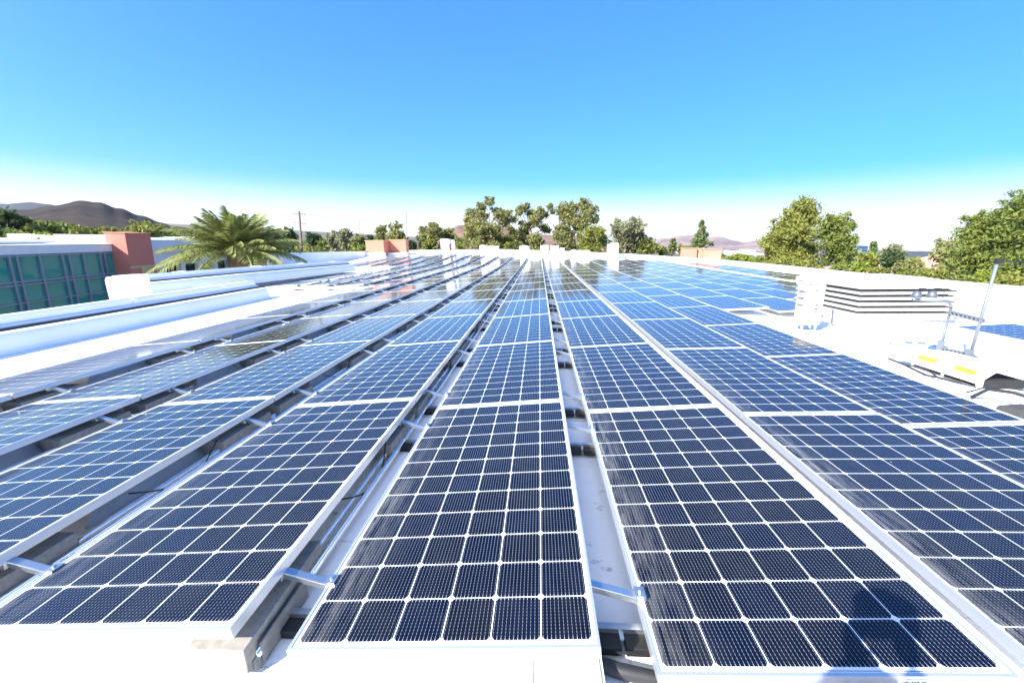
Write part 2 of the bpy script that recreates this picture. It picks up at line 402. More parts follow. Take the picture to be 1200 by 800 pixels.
# sticker on the front frame of the row right of centre
m3 = panelM(3, DX, 0)
lab = thing('maker_label', 'small white printed sticker on the front frame of the panel nearest right', 'sticker', m3)
MB().box((.655, -.0285, -.033), (.735, -.0272, -.012)).build('sticker', M_STICK, lab)
ink = MB()
for k in range(13):
    if k in (4, 9): continue
    ink.box((.662 + k * .0053, -.0292, -.026), (.666 + k * .0053, -.0286, -.019 + (k % 3) * .0012))
ink.build('print', M_INK, lab)

# ------------------------------------------------------------------ mounting brackets and ballast blocks
def bracket_proto():
    r = thing('mounting_bracket', 'x', 'bracket')
    a = MB(); M = Matrix.Translation((.955, 0, .028)) @ Matrix.Rotation(.27, 4, 'Y')
    a.box((0, -.016, -.013), (.24, .016, .013), 0, M); arm = a.build('arm', M_GALV, r, bevel=.003)
    b = MB(); b.prism([(-.03, 0), (.03, 0), (.03, .006), (.012, .006), (.012, .03), (-.012, .03), (-.012, .006), (-.03, .006)], .55, 1.45, 0, 'x')
    rail = b.build('base_rail', M_GALV, r, M=Matrix.Translation((0, -.06, -.118)))
    ks = [arm, rail]
    for q in (.985, 1.085):
        ks.append(MB().box((q, -.13, -.139), (q + .085, -.03, -.106)).build('rubber_pad', M_RUB, r, bevel=.004))
    for q, z in ((.945, .052), (1.152, .018)):
        cl = MB().box((q - .018, -.022, z - .05), (q + .018, .022, z - .012)); cl.tube([(q, 0, z - .03), (q, 0, z - .004)], .007, 8)
        ks.append(cl.build('clamp', M_GALV, r))
    reg(r, *ks); return r
def bracket_far():
    a = MB(); M = Matrix.Translation((.955, 0, .028)) @ Matrix.Rotation(.27, 4, 'Y')
    a.box((0, -.022, -.013), (.25, .022, .013), 0, M); a.box((.55, -.085, -.118), (1.45, -.04, -.09))
    a.box((.985, -.13, -.139), (1.17, -.03, -.106), 1)
    return a.mesh('mounting_bracket', [M_GALV, M_RUB])
def block_mesh():
    a = MB().box((-.1, -.25, 0), (.1, .25, .098)); o = a.build('ballast_block', M_CONC, bevel=.004); return o
br0 = bracket_proto(); brf = bracket_far(); blk0 = block_mesh(); bused = blused = False
def baseM(X, Y, dz=0.0):
    return RW @ Matrix.Translation((X, Y, zlow(X, Y) + dz))
for (c_, X, Y0, n) in rows:
    if c_ > 2 or c_ < -5: continue
    for k in range(n):
        for h, yy in (('near', .25), ('far', PL - .365)):
            Y = Y0 + k * PL + yy
            if Y < 15:
                if not bused: o = br0; bused = True
                else: o = copy_tree(br0)
            else: o = ob('mounting_bracket', brf)
            o.matrix_world = baseM(X, Y)
            tag(o, 'galvanised bracket at the %s end of the %s panel, %s' % (h, ORD[k + 1] if n > 1 else 'only', rowname(c_)), 'bracket', 'brackets tying the panel rows together')
            if c_ <= 1:
                if not blused: b = blk0; blused = True
                else: b = copy_tree(blk0)
                b.matrix_world = baseM(X + .878 + random.uniform(-.012, .012), Y + (-.01 if h == 'near' else -.02) + random.uniform(-.02, .02), -.118) @ Matrix.Rotation(random.uniform(-.03, .03), 4, 'Z')
                tag(b, 'grey concrete block at the %s end of the %s panel, %s' % (h, ORD[k + 1], rowname(c_)), 'ballast block', 'concrete ballast blocks between the rows')
# long galvanised rails in the gaps
for (c_, X, Y0, n) in rows:
    if c_ > 1 or c_ < -2: continue
    t_ = thing('conduit_pair', 'pair of shiny metal conduits on the roof beside %s' % rowname(c_), 'conduits', None, 'conduits lying in the gaps between the rows')
    for q in (.93, .99):
        ys = [Y0 + .02 + (n * PL - .1) * i / 12 for i in range(13)]
        MB().tube([rp(X + q, y_, zlow(X, y_) - .092) for y_ in ys], .017, 12).build('conduit', M_GALVD, t_, smooth=True)
# wind deflector sheets hanging under the high edges of the left rows
for (c_, X, Y0, n) in rows:
    if c_ > 0 or c_ < -2: continue
    for k in range(min(n, 8)):
        pr = MB().prism([(.80, -.125), (.83, -.125), (.905, .03), (.90, .032), (.826, -.119), (.80, -.119)], .62, 1.38, 0, 'y')
        o = pr.build('wind_deflector', M_GALVD, M=None); o.matrix_world = baseM(X, Y0 + k * PL)
        tag(o, 'bent steel deflector sheet under the %s panel of the %s' % (ORD[k + 1], rowname(c_)), 'deflector', 'deflector sheets under the panel edges')
# front feet: ribbed galvanised trays
for c_, lab_ in ((1, 'left of centre'), (2, 'at the front of the centre row'), (3, 'right of centre')):
    X = (c_ - 2) * DX; z = zlow(X, 0)
    t_ = thing('front_tray', 'ribbed galvanised foot under the front panel corner %s' % lab_, 'bracket', RW @ Matrix.Translation((X + (.0 if c_ == 1 else -.03), 0, z)))
    yf = -.0 if c_ == 1 else -.10
    mb = MB(); prof = []
    for i in range(25):
        q = .80 + i * .0085; prof.append((q, -.128 + (.03 if (i // 3) % 2 else .0)))
    top = [(a, b + .004) for a, b in prof[::-1]]
    mb.prism(prof + top, yf, .30, 0, 'y'); mb.build('ribbed_plate', M_TRAY, t_)
    for q in (.795, 1.004): MB().prism([(q, -.134), (q + .006, -.134), (q + .006, -.05), (q, -.05)], yf + .03, .3, 0, 'y').build('side_plate', M_TRAY, t_)
    if c_ > 1: MB().box((.79, yf + .055, -.068), (1.015, .2, -.0505)).build('top_plate', M_WHITE, t_)
b = copy_tree(blk0); b.matrix_world = RW @ Matrix.Translation((DX + .62, .10, zlow(DX, 0) - .125))
tag(b, 'grey concrete block in the shade under the front frame right of centre', 'ballast block', 'concrete ballast blocks between the rows')
# black hose curving under the front
pts = [(.6, .17, -.114), (.8, .13, -.114), (.93, .10, -.114), (1.05, .065, -.114), (1.2, .04, -.114), (1.4, .055, -.114), (1.7, .16, -.114)]
o = MB().tube([rp(a, b, zlow(a, b) + c) for a, b, c in pts], .024, 12).build('cable_hose', M_PIPE, smooth=True)
tag(o, 'thick black corrugated hose curving under the front panel corners', 'hose')
# loose black cables in the gap right of the centre row
for k in range(3):
    pts = [(.62 + k * .03 + .04 * math.sin(i * 1.3 + k), .3 + i * .35 + k * .1, -.12 + .02 * math.sin(i * 2.1 + k)) for i in range(10)]
    o = MB().tube([rp(a - DX * (1 if k else 0), b + 1.5, c) for a, b, c in pts], .006, 6).build('cable', M_PIPE, smooth=True)
    tag(o, ['thin black cable sagging under the centre row of panels', 'thin black cable under the first row left of centre, nearer its edge', 'thin black cable under the first row left of centre, deeper in'][k], 'cable')

rq = random.Random(3)
for c_, nm_ in ((1, 'left of centre row'), (0, 'second left of centre'), (2, 'right of centre row')):
    for k in range(3):
        y0_ = .75 + k * PL; X = (c_ - 2) * DX
        pts = [(X + .945 + .05 * math.sin(q * math.pi / 8), y0_ + q * .075, .0 - .10 * math.sin(q * math.pi / 8) - .01 * rq.random()) for q in range(9)]
        o = MB().tube([rp(*p_) for p_ in pts], .0045, 6).build('module_lead', M_PIPE, smooth=True)
        tag(o, 'thin black lead sagging under the %s panel, gap %s' % (ORD[k + 1], nm_), 'cable')
# ------------------------------------------------------------------ parapets
def ledge(name, label, pts, prof, mats, endcaps=True):
    """profile (offset away from the roof, height above it) swept along a line in roof coordinates"""
    t_ = thing(name, label, 'parapet')
    for pn, pr, m in prof:
        mb = MB(); n = len(pr)
        for i, (X, Y, z) in enumerate(pts):
            d = (Vector(pts[min(i + 1, len(pts) - 1)]) - Vector(pts[max(0, i - 1)])); d.z = 0; d.normalize(); nn = Vector((-d.y, d.x, 0))
            for (o_, h) in pr: mb.v.append(tuple(rp(X + nn.x * o_, Y + nn.y * o_, z + h)))
        for i in range(len(pts) - 1):
            for k in range(n):
                a = i * n + k; b = i * n + (k + 1) % n; mb.f.append((a, b, b + n, a + n)); mb.m.append(0)
        mb.f.append(tuple(range(n))); mb.m.append(0); mb.f.append(tuple(range((len(pts) - 1) * n, len(pts) * n))[::-1]); mb.m.append(0)
        mb.build(pn, m, t_)
    if name == 'parapet_wall':
        for i in range(len(pts) - 1):
            n_ = max(1, int((Vector(pts[i + 1]) - Vector(pts[i])).length / 2.4))
            for k in range(n_):
                X, Y, z = Vector(pts[i]).lerp(Vector(pts[i + 1]), (k + .5) / n_)
                j_ = MB().prism([(-.81, .40), (-.755, .482), (-.42, .507), (-.366, .465), (-.366, .375), (-.36, .375), (-.36, .47), (-.42, .515), (-.76, .49), (-.82, .40)], -.05, .05, 0, 'y').build('joint_cover', M_COPING, t_)
                j_.matrix_world = RW @ Matrix.Translation((X, Y, z))
    return t_
def curve_prof(h, d, dep):
    a = [(0, -.05), (0, .01)]
    for i in range(9):
        q = i / 8; a.append((d * (1 - math.cos(q * math.pi / 2)) * .9 + .02, .02 + (h - .02) * math.sin(q * math.pi / 2 * .98) ** .9))
    return a
inner = curve_prof(.30, .10, 0) + [(.30, .30), (.30, -.05)]
face = inner
cap1 = [(.302, -.05), (.302, .355), (.33, .375), (.37, .375), (.37, -.05)]
shade_strip = [(.26, .302), (.299, .302), (.299, .335), (.26, .335)]  # thin dark strip, paints in the shadow line below the coping
cop = [(.372, -.05), (.372, .46), (.42, .50), (.75, .475), (.80, .40), (.80, -8.2), (.70, -8.2), (.70, -.05)]
for nm, lb, pts in (('parapet_wall', 'long white parapet ledge beside the leftmost near panels', [(-6.45, -7, zr(-6.4, 0)), (-6.45, 1, zr(-6.4, 0)), (-6.5, 5, zr(-6.4, 0)), (-6.72, 9.8, zr(-6.4, 0))]),
                    ('parapet_wall', 'second white parapet ledge farther back, in front of the palm', [(-9.0, 8.25, .13), (-9.0, 12, .11), (-9.05, 20.4, -.0)])):
    ledge(nm, lb, pts, [('inner_face', face, M_MEMB), ('cap_strip', cap1, M_WHITE), ('shadow_line', shade_strip, M_SHADOWLINE), ('coping', cop, M_COPING)], None)
# end pier of the second parapet with a teal window below
pr_ = thing('pier', 'white square pier ending the second parapet, teal window beside it', 'pier', RW)
MB().box((-9.03, 7.75, -7.5), (-8.63, 8.24, .67)).build('pier_wall', M_MEMB, pr_)
M_TEAL = None
t = NT('teal glass'); n = t.noise(t.co(), .15, 3); t.col(t.mix(n, c4(.006, .17, .165), c4(.02, .30, .25))); t.rough(.03); t.b.inputs['IOR'].default_value = 1.9; M_TEAL = t.m
MB().box((-8.97, 8.26, -1.1), (-8.93, 9.6, .07)).build('window', M_TEAL, pr_)
MB().box((-9.0, 8.26, .072), (-8.86, 9.9, .125)).build('window_head', M_WHITE, pr_)

# far parapet and the curved right-hand parapet (their tops follow the photograph)
def top_z(X, Y, rows_):
    """height (roof frame) at which the wall at X,Y tops out, from a table of (pixel column, pixel row)"""
    lo, hi = -3.0, 4.0
    for _ in range(50):
        z = (lo + hi) / 2; q = CR @ (Vector((X, Y, z)) - CAM_R); px, py = 600 + FPX * q.x / q.z, 400 - FPX * q.y / q.z
        row = rows_[-1][1]
        if px < rows_[0][0]: row = rows_[0][1]
        for (a, b), (c_, d_) in zip(rows_, rows_[1:]):
            if a <= px <= c_: row = b + (d_ - b) * (px - a) / (c_ - a)
        if py < row: hi = z
        else: lo = z
    return z
TOPS = [(300, 297.5), (400, 295), (467, 293.5), (520, 291.2), (580, 292), (650, 294), (700, 295.5), (726, 297), (780, 300.5), (846, 304.8), (900, 310), (960, 315.5), (1062, 327), (1200, 337), (1500, 361)]
def wall_run(name, label, pts, thick, mat):
    t_ = thing(name, label, 'parapet'); mb = MB(); cp = MB()
    for i in range(len(pts) - 1):
        (xa, ya), (xb, yb) = pts[i], pts[i + 1]
        za, zb = top_z(xa, ya, TOPS), top_z(xb, yb, TOPS)
        d = Vector((xb - xa, yb - ya, 0)).normalized(); nn = Vector((-d.y, d.x, 0)) * thick
        def q(x_, y_, z_, o_): return rp(x_ + nn.x * o_, y_ + nn.y * o_, z_)
        mb.add([q(xa, ya, zr(xa, ya) - .1, 0), q(xb, yb, zr(xb, yb) - .1, 0), q(xb, yb, zb - .05, 0), q(xa, ya, za - .05, 0),
                q(xa, ya, zr(xa, ya) - .1, 1), q(xb, yb, zr(xb, yb) - .1, 1), q(xb, yb, zb - .05, 1), q(xa, ya, za - .05, 1)],
               [(0, 1, 2, 3), (7, 6, 5, 4), (3, 2, 6, 7), (0, 4, 5, 1), (1, 5, 6, 2), (0, 3, 7, 4)])
        cp.add([q(xa, ya, za - .048, -.12), q(xb, yb, zb - .048, -.12), q(xb, yb, zb, -.12), q(xa, ya, za, -.12),
                q(xa, ya, za - .048, 1.2), q(xb, yb, zb - .048, 1.2), q(xb, yb, zb, 1.2), q(xa, ya, za, 1.2)],
               [(0, 1, 2, 3), (7, 6, 5, 4), (3, 2, 6, 7), (0, 4, 5, 1), (1, 5, 6, 2), (0, 3, 7, 4)])
    mb.build('wall', mat, t_); cp.build('coping', M_COPING, t_)
wall_run('parapet_wall', 'low white parapet along the far end of the roof', [(9.0, 39), (4, 39.2), (-3, 39.2), (-13, 38.5)], -.4, M_MEMB)
wall_run('parapet_wall', 'long white parapet curving along the right side of the roof', [(17.0, -4), (16.9, 6), (16.7, 14), (16.4, 20), (15.9, 26), (14.6, 32), (12.3, 36.6), (9.05, 39)], -.4, M_MEMB)
wall_run('parapet_wall', 'short white parapet left of the left orange block', [(-14.0, 21), (-14.2, 28), (-14.4, 38)], .4, M_MEMB)

# orange stucco blocks
def orange_left():
    t_ = thing('stucco_block', 'orange stucco block with a shaded inner corner, left on the far parapet', 'stucco block', RW)
    z0 = zr(-12, 34) - .1
    MB().box((-14.35, 34.3, z0), (-12.75, 36.0, 1.66)).build('front_wing', M_ORANGE, t_)
    MB().box((-12.75, 35.6, z0), (-11.2, 36.4, 1.72)).build('back_wing', M_ORANGE, t_)
    c = MB(); c.box((-14.4, 34.25, 1.662), (-12.7, 36.05, 1.71)); c.box((-12.69, 35.55, 1.722), (-11.15, 36.45, 1.76)); c.build('coping', M_CREAM, t_)
    MB().prism([(-14.6, z0), (-12.6, z0), (-12.6, .62), (-12.9, .66), (-14.6, .66)], 33.9, 34.29, 0, 'y').build('curb', M_MEMB, t_)
    MB().box((-12.74, 35.2, z0), (-11.0, 35.59, .62)).build('back_curb', M_MEMB, t_)
orange_left()
def orange_right():
    t_ = thing('stucco_block', 'pale orange stucco block with cream recess on the right parapet', 'stucco block', RW)
    for nm, box, Y, dep, m in (('left_wing', (801.5, 291, 817, 302), 36.6, 1.0, M_PALEO), ('recess', (816, 291.5, 826, 303), 36.9, .6, M_CREAM), ('right_wing', (824, 292.5, 846, 306), 34.9, .9, M_PALEO)):
        q0, q1, w0, w1 = ON_PX(*box, Y); MB().box((q0, Y, w0 - .8), (q1, Y + dep, w1)).build(nm, m, t_)
        MB().box((q0 - .04, Y - .04, w1 + .002), (q1 + .04, Y + dep + .04, w1 + .05)).build('coping', m, t_)
def ON_PX(px0, py0, px1, py1, Y):
    def g(px, py):
        d = CR.transposed() @ Vector(((px - 600) / FPX, -(py - 400) / FPX, 1)); return CAM_R + d * ((Y - CAM_R.y) / d.y)
    a, b = g(px0, py1), g(px1, py0); return a.x, b.x, a.z, b.z
orange_right()

# ------------------------------------------------------------------ rooftop plant at the far end
def on_px(px0, py0, px1, py1, Y):
    """roof-frame X range and z range of a pixel box at distance Y"""
    def g(px, py):
        d = CR.transposed() @ Vector(((px - 600) / FPX, -(py - 400) / FPX, 1)); return CAM_R + d * ((Y - CAM_R.y) / d.y)
    a, b = g(px0, py1), g(px1, py0); return a.x, b.x, a.z, b.z
def cabinet(name, label, box, Y, dep, cat='roof unit', detail=True):
    x0, x1, z0, z1 = on_px(*box, Y); zb = zr((x0 + x1) / 2, Y)
    t_ = thing(name, label, cat, RW); W = x1 - x0
    MB().box((x0, Y, zb + .1), (x1, Y + dep, z1)).build('casing', M_WHITE, t_, bevel=.02)
    MB().box((x0 - .06, Y - .06, zb), (x1 + .06, Y + dep + .06, zb + .098)).build('curb', M_MEMB, t_)
    MB().box((x0 - .03, Y - .03, z1 + .002), (x1 + .03, Y + dep + .03, z1 + .04)).build('lid', M_WHITE, t_)
    if detail: MB().box((x0 + W * .58, Y - .012, zb + .25), (x1 - W * .12, Y - .003, z1 - .12)).build('grille', M_GREY, t_)
    return t_
def fan(label, box, Y):
    x0, x1, z0, z1 = on_px(*box, Y); cx = (x0 + x1) / 2; r = (x1 - x0) / 2; zb = zr(cx, Y); H = z1 - zb
    t_ = thing('exhaust_fan', label, 'exhaust fan', RW @ Matrix.Translation((cx, Y + r, zb)))
    MB().box((-r * .8, -r * .8, 0), (r * .8, r * .8, H * .3)).build('curb', M_MEMB, t_)
    MB().lathe([(r * .7, H * .3), (r * .95, H * .42), (r, H * .55), (r, H * .95), (r * .9, H)], 20).build('housing', M_WHITE, t_, smooth=False)
    MB().lathe([(r * .55, H), (r * .5, H * 1.04), (.02, H * 1.06)], 16).build('cap', M_WHITE, t_)
# big unit with open side frame and pipes
x0, x1, z0, z1 = on_px(517, 280, 530.5, 294, 35.4); zb = zr(-7.4, 35.4)
t_ = thing('roof_unit', 'tall white rooftop unit on legs with an open side frame and pipes', 'roof unit', RW)
MB().box((x0, 35.4, zb + .45), (x0 + .72, 36.3, z1)).build('casing', M_WHITE, t_, bevel=.02)
MB().box((x1 - .12, 35.5, zb + .45), (x1, 36.3, z1 - .06)).build('side_panel', M_WHITE, t_)
lg = MB()
for a in (x0 + .05, x0 + .62, x1 - .1): lg.box((a, 35.5, zb), (a + .08, 35.58, zb + .448)); lg.box((a, 36.2, zb), (a + .08, 36.28, zb + .448))
lg.build('legs', M_GALV, t_)
pp = MB(); pp.tube([(x0 + .8, 35.6, zb + .1), (x0 + .8, 35.6, z1 - .5), (x0 + .76, 35.9, z1 - .45)], .05); pp.tube([(x0 + .92, 35.6, zb), (x0 + .92, 35.6, z1 - .7), (x1 - .1, 35.8, z1 - .65)], .04)
pp.build('pipes', M_BROWN, t_)
fan('domed white roof ventilator left of the small grilled unit', (561.5, 287.5, 570, 297), 37)
cabinet('roof_unit', 'low white grilled unit right of the domed ventilator', (571.5, 289, 583.5, 297), 36.6, 1.0)
fan('widest white drum fan standing behind the centre rows', (608.5, 288.2, 620.3, 299), 35.2)
cabinet('roof_unit', 'white square cabinet just right of the widest drum fan', (633.5, 288, 642.3, 299), 36.2, .8, detail=False)
cabinet('roof_unit', 'white square cabinet second to the right of the drum fan', (645.5, 288.2, 654.5, 299), 36.4, .8, detail=False)
cabinet('roof_unit', 'small grey grilled box beside the second white cabinet', (655.2, 291, 661.2, 298.5), 36.6, .5)
fan('short white drum fan right of the white cabinets', (669, 293, 676.5, 301.5), 34.6)
cabinet('roof_unit', 'low white box unit behind the short drum fan', (677, 294, 690.5, 299), 37.0, 1.0, detail=False)
fan('slim white ventilator among the left far rows', (534, 293.5, 539.5, 300), 34.4)
fan('slim white ventilator nearer the small grilled unit', (544.8, 293.2, 550.5, 300), 34.4)
cabinet('roof_unit', 'low white curb box in front of the drum fan', (624, 296, 633, 301), 34.6, .6, detail=False)
cabinet('roof_unit', 'low white curb box in front of the square cabinets', (635, 297.3, 642.2, 301.3), 34.4, .6, detail=False)
cabinet('roof_unit', 'low white curb box beside the short drum fan', (655, 298.2, 663, 302), 34.3, .6, detail=False)
# tall white box with a yellow edge
x0, x1, z0, z1 = on_px(712, 285, 725, 298, 37.4); zb = zr(x0, 37.4)
t_ = thing('roof_unit', 'tall white box with a yellow edge on the far right parapet', 'roof unit', RW)
MB().box((x0 + .3, 37.4, zb), (x1, 38.3, z1)).build('casing', M_WHITE, t_, bevel=.02)
MB().box((x0 + .06, 37.5, zb), (x0 + .298, 38.2, z1 - .05)).build('edge_panel', M_CREAM, t_)
MB().tube([(x0, 37.5, zb), (x0, 37.5, z1 + 1.0)], .02, 6).build('mast', M_GALV, t_)
# conduit runs on sleepers beyond the left rows and along the right walkway
def conduit_run(label, a, b, n, h=.14, rad=.035):
    t_ = thing('conduit_run', label, 'conduit')
    pts = []
    for i in range(n + 1):
        X = a[0] + (b[0] - a[0]) * i / n; Y = a[1] + (b[1] - a[1]) * i / n; pts.append((X, Y))
    MB().tube([rp(X, Y, zr(X, Y) + h + rad) for X, Y in pts], rad, 8).build('pipe', M_WHITE, t_, smooth=True)
    MB().tube([rp(X + .11, Y + .06, zr(X, Y) + h + rad) for X, Y in pts], rad * .7, 8).build('pipe', M_WHITE, t_, smooth=True)
    for X, Y in pts[::1]:
        m = RW @ Matrix.Translation((X + .05, Y, zr(X, Y)))
        o = MB().box((-.18, -.07, 0), (.18, .07, h)).build('sleeper', M_MEMB, t_); o.matrix_local = m
conduit_run('white conduit on sleepers along the right walkway', (10.95, 14), (10.95, 35), 12)
conduit_run('white conduit on sleepers crossing behind the farthest panels', (-9, 34.0), (9.8, 34.1), 12)
conduit_run('white conduit on sleepers at the front of the left far rows', (-12.3, 22.6), (-6.9, 22.7), 5, .12)
conduit_run('white conduit on sleepers in front of the fifth row left', (-7.4, 11.2), (-4.2, 11.3), 3, .1)

# ------------------------------------------------------------------ louvred enclosure on the right
z0 = zr(7.6, 8.0) - .02
t_ = thing('louvred_enclosure', 'white louvred equipment enclosure on the roof at right', 'enclosure', RW @ Matrix.Translation((7.6, 8.02, 0)))
W, Dp, ztop = 2.0, 2.1, .30
MB().box((.02, .02, z0), (W - .02, Dp - .02, z0 + .10)).build('curb', M_MEMB, t_)
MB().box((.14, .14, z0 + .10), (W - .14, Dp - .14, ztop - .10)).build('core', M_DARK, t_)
nb = 5; zz = z0 + .10; pitch = (ztop - .10 - zz) / nb
for k in range(nb):
    a, b = zz + k * pitch, zz + k * pitch + pitch * .64
    mb = MB(); ins = .085
    lo = [(-.05, -.05), (W + .05, -.05), (W + .05, Dp + .05), (-.05, Dp + .05)]; hi = [(ins, ins), (W - ins, ins), (W - ins, Dp - ins), (ins, Dp - ins)]
    vs = [(p_[0], p_[1], a) for p_ in lo] + [(p_[0] * .985, p_[1] * .985, a + .035) for p_ in lo] + [(p_[0], p_[1], b) for p_ in hi]
    fs = [(i, (i + 1) % 4, (i + 1) % 4 + 4, i + 4) for i in range(4)] + [(i + 4, (i + 1) % 4 + 4, (i + 1) % 4 + 8, i + 8) for i in range(4)] + [(3, 2, 1, 0), (8, 9, 10, 11)]
    mb.add(vs, fs); mb.build('louvre_blade', M_LOUV, t_)
MB().box((-.07, -.07, ztop - .10), (W + .07, Dp + .07, ztop)).build('top_band', M_LOUV, t_, bevel=.008)
MB().add([(-.05, -.05, ztop + .002), (W + .05, -.05, ztop + .002), (W + .05, Dp + .05, ztop + .002), (-.05, Dp + .05, ztop + .002), (.35, .5, ztop + .09), (W - .35, .5, ztop + .09), (W - .35, Dp - .5, ztop + .09), (.35, Dp - .5, ztop + .09)],
         [(0, 1, 5, 4), (1, 2, 6, 5), (2, 3, 7, 6), (3, 0, 4, 7), (4, 5, 6, 7), (0, 3, 2, 1)]).build('hip_lid', M_COPING, t_)
# combiner cabinet in front of it
z0 = zr(5.7, 6.5)
t_ = thing('combiner_cabinet', 'tall white electrical cabinet with coloured stickers beside the louvred enclosure', 'cabinet', RW @ Matrix.Translation((5.54, 6.52, z0)) @ Matrix.Rotation(.1, 4, 'Z'))
MB().box((0, 0, .12), (.34, .22, .86)).build('casing', M_LOUV, t_, bevel=.006)
MB().box((-.012, -.02, .86), (.352, .24, .885)).build('lid', M_LOUV, t_, bevel=.004)
MB().box((.035, -.008, .17), (.305, -.001, .83)).build('door', M_LOUV, t_, bevel=.002)
lg = MB()
for a in (.03, .28): lg.box((a, .03, 0), (a + .03, .06, .118)); lg.box((a, .16, 0), (a + .03, .19, .118))
lg.build('legs', M_GALV, t_)
for nm, m, (a, b), s_ in (('sticker', M_GREEN, (.15, .72), .022), ('sticker', M_RED, (.19, .40), .018), ('sticker', M_GREEN, (.19, .35), .018), ('sticker', M_GREY, (.19, .30), .018), ('sticker', M_GREY, (.16, .62), .02), ('sticker', M_RED, (.2, .47), .014), ('handle', M_GREY, (.06, .80), .03)):
    MB().box((a, -.0125, b), (a + s_ * 2.4, -.0085, b + s_ * 1.7)).build(nm, m, t_)
MB().box((-.05, .02, .5), (-.002, .14, .58)).build('side_fin', M_LOUV, t_); MB().box((-.05, .02, .62), (-.002, .14, .70)).build('side_fin', M_LOUV, t_); MB().box((-.05, .02, .74), (-.002, .14, .81)).build('side_fin', M_LOUV, t_)
o = MB().tube([rp(6.0, 6.7, z0 + .25), rp(6.25, 6.9, z0 + .33), rp(6.45, 7.1, z0 + .30), rp(6.5, 7.15, z0 + .02)], .02, 8).build('conduit_bend', M_GREY, smooth=True)
tag(o, 'bent grey conduit rising from the roof beside the white cabinet', 'conduit')
o = MB().tube([rp(6.35, 5.6, zr(6.35, 5.6)), rp(6.35, 5.6, zr(6.35, 5.6) + .17), rp(6.46, 5.62, zr(6.35, 5.6) + .17)], .009, 6).build('pipe_stub', M_GREY, smooth=True)
tag(o, 'small bent vent pipe standing on the bare roof at right', 'pipe')

# ------------------------------------------------------------------ sensor pole frame
t_ = thing('sensor_frame', 'galvanised two pole frame carrying grey sensors on a bent arm', 'sensor mount', RW)
LX, LY, RX, RY = 6.49, 4.95, 6.36, 4.42
zl, zrr = zr(LX, LY), zr(RX, RY)
pts = [(LX, LY, zl + .05), (LX + .01, LY, .28)]
for i in range(6):
    q = i / 5 * math.pi / 2; pts.append((LX + .01 - .09 * (1 - math.cos(q)), LY, .28 + .09 * math.sin(q)))
pts.append((5.99, LY + .02, .405))
MB().tube(pts, .017, 10).build('bent_pole', M_POLE, t_, smooth=True)
MB().tube([(RX, RY, zrr + .04), (RX + .035, RY, .98)], .018, 10).build('tall_pole', M_POLE, t_, smooth=True)
def strut(name, a, b, h=.045, d=.02):
    a, b = Vector(a), Vector(b); L = (b - a).length; ex = (b - a).normalized(); ez = Vector((0, 0, 1)); ey = ez.cross(ex).normalized(); ez = ex.cross(ey)
    m = Matrix((ex, ey, ez)).transposed().to_4x4(); m.translation = a
    mb = MB(); n = max(3, int(L / .075))
    mb.box((-.04, -d, h / 2 - .008), (L + .04, d, h / 2 + .004), 0, m); mb.box((-.04, -d, -h / 2 - .004), (L + .04, d, -h / 2 + .008), 0, m)
    for i in range(n + 1):
        x_ = i * L / n; mb.box((x_ - .012, -d + .001, -h / 2 + .008), (x_ + .012, d - .001, h / 2 - .008), 0, m)
    return mb.build(name, M_POLE, t_)
strut('cross_strut', (LX + .005, LY - .03, .22), (RX + .018, RY - .02, .21)); strut('cross_strut', (LX, LY - .03, zl + .12), (RX, RY - .02, zrr + .17))
for (a, b, z) in ((LX, LY, zl), (RX, RY, zrr)):
    mb = MB(); mb.box((a - .03, b - .05, z + .0), (a + .09, b + .05, z + .01)); mb.box((a - .018, b - .045, z + .01), (a + .0, b + .045, z + .24)); mb.box((a + .03, b - .03, z + .01), (a + .075, b + .03, z + .16)); mb.build('foot_plate', M_POLE, t_)
MB().box((RX + .01, RY - .025, .915), (RX + .07, RY + .025, .98)).build('clamp', M_RUB, t_, bevel=.006)
MB().tube([(RX + .05, RY, .94), (RX + .75, RY + .1, .93)], .008, 8).build('boom', M_PIPE, t_)
MB().tube([(RX + .05, RY, .90), (RX + .4, RY + .06, .89), (RX + .75, RY + .1, .915)], .004, 6).build('boom_cable', M_PIPE, t_)
for a in (6.03, 6.23):
    s_ = MB(); s_.lathe([(.012, 0), (.055, .004), (.06, .03), (.045, .075), (.02, .095), (.004, .10)], 14, (a, LY + .02, .425)); s_.build('sensor', M_GREYSENS, t_, smooth=True)
    MB().tube([(a + .04, LY + .02, .50), (a + .1, LY + .02, .56), (a + .16, LY + .03, .50), (a + .15, LY + .02, .42)], .004, 6).build('sensor_cable', M_PIPE, t_)
    MB().box((a + .02, LY, .535), (a + .075, LY + .03, .56)).build('sensor_cap', M_RUB, t_)
o = MB().box((0, 0, 0), (.17, .12, .10)).build('cloth_bag', M_BLUEBAG, bevel=.03); o.matrix_world = roofM(6.62, 5.12, rz=.5); tag(o, 'small blue bundle lying behind the pole frame', 'bundle')

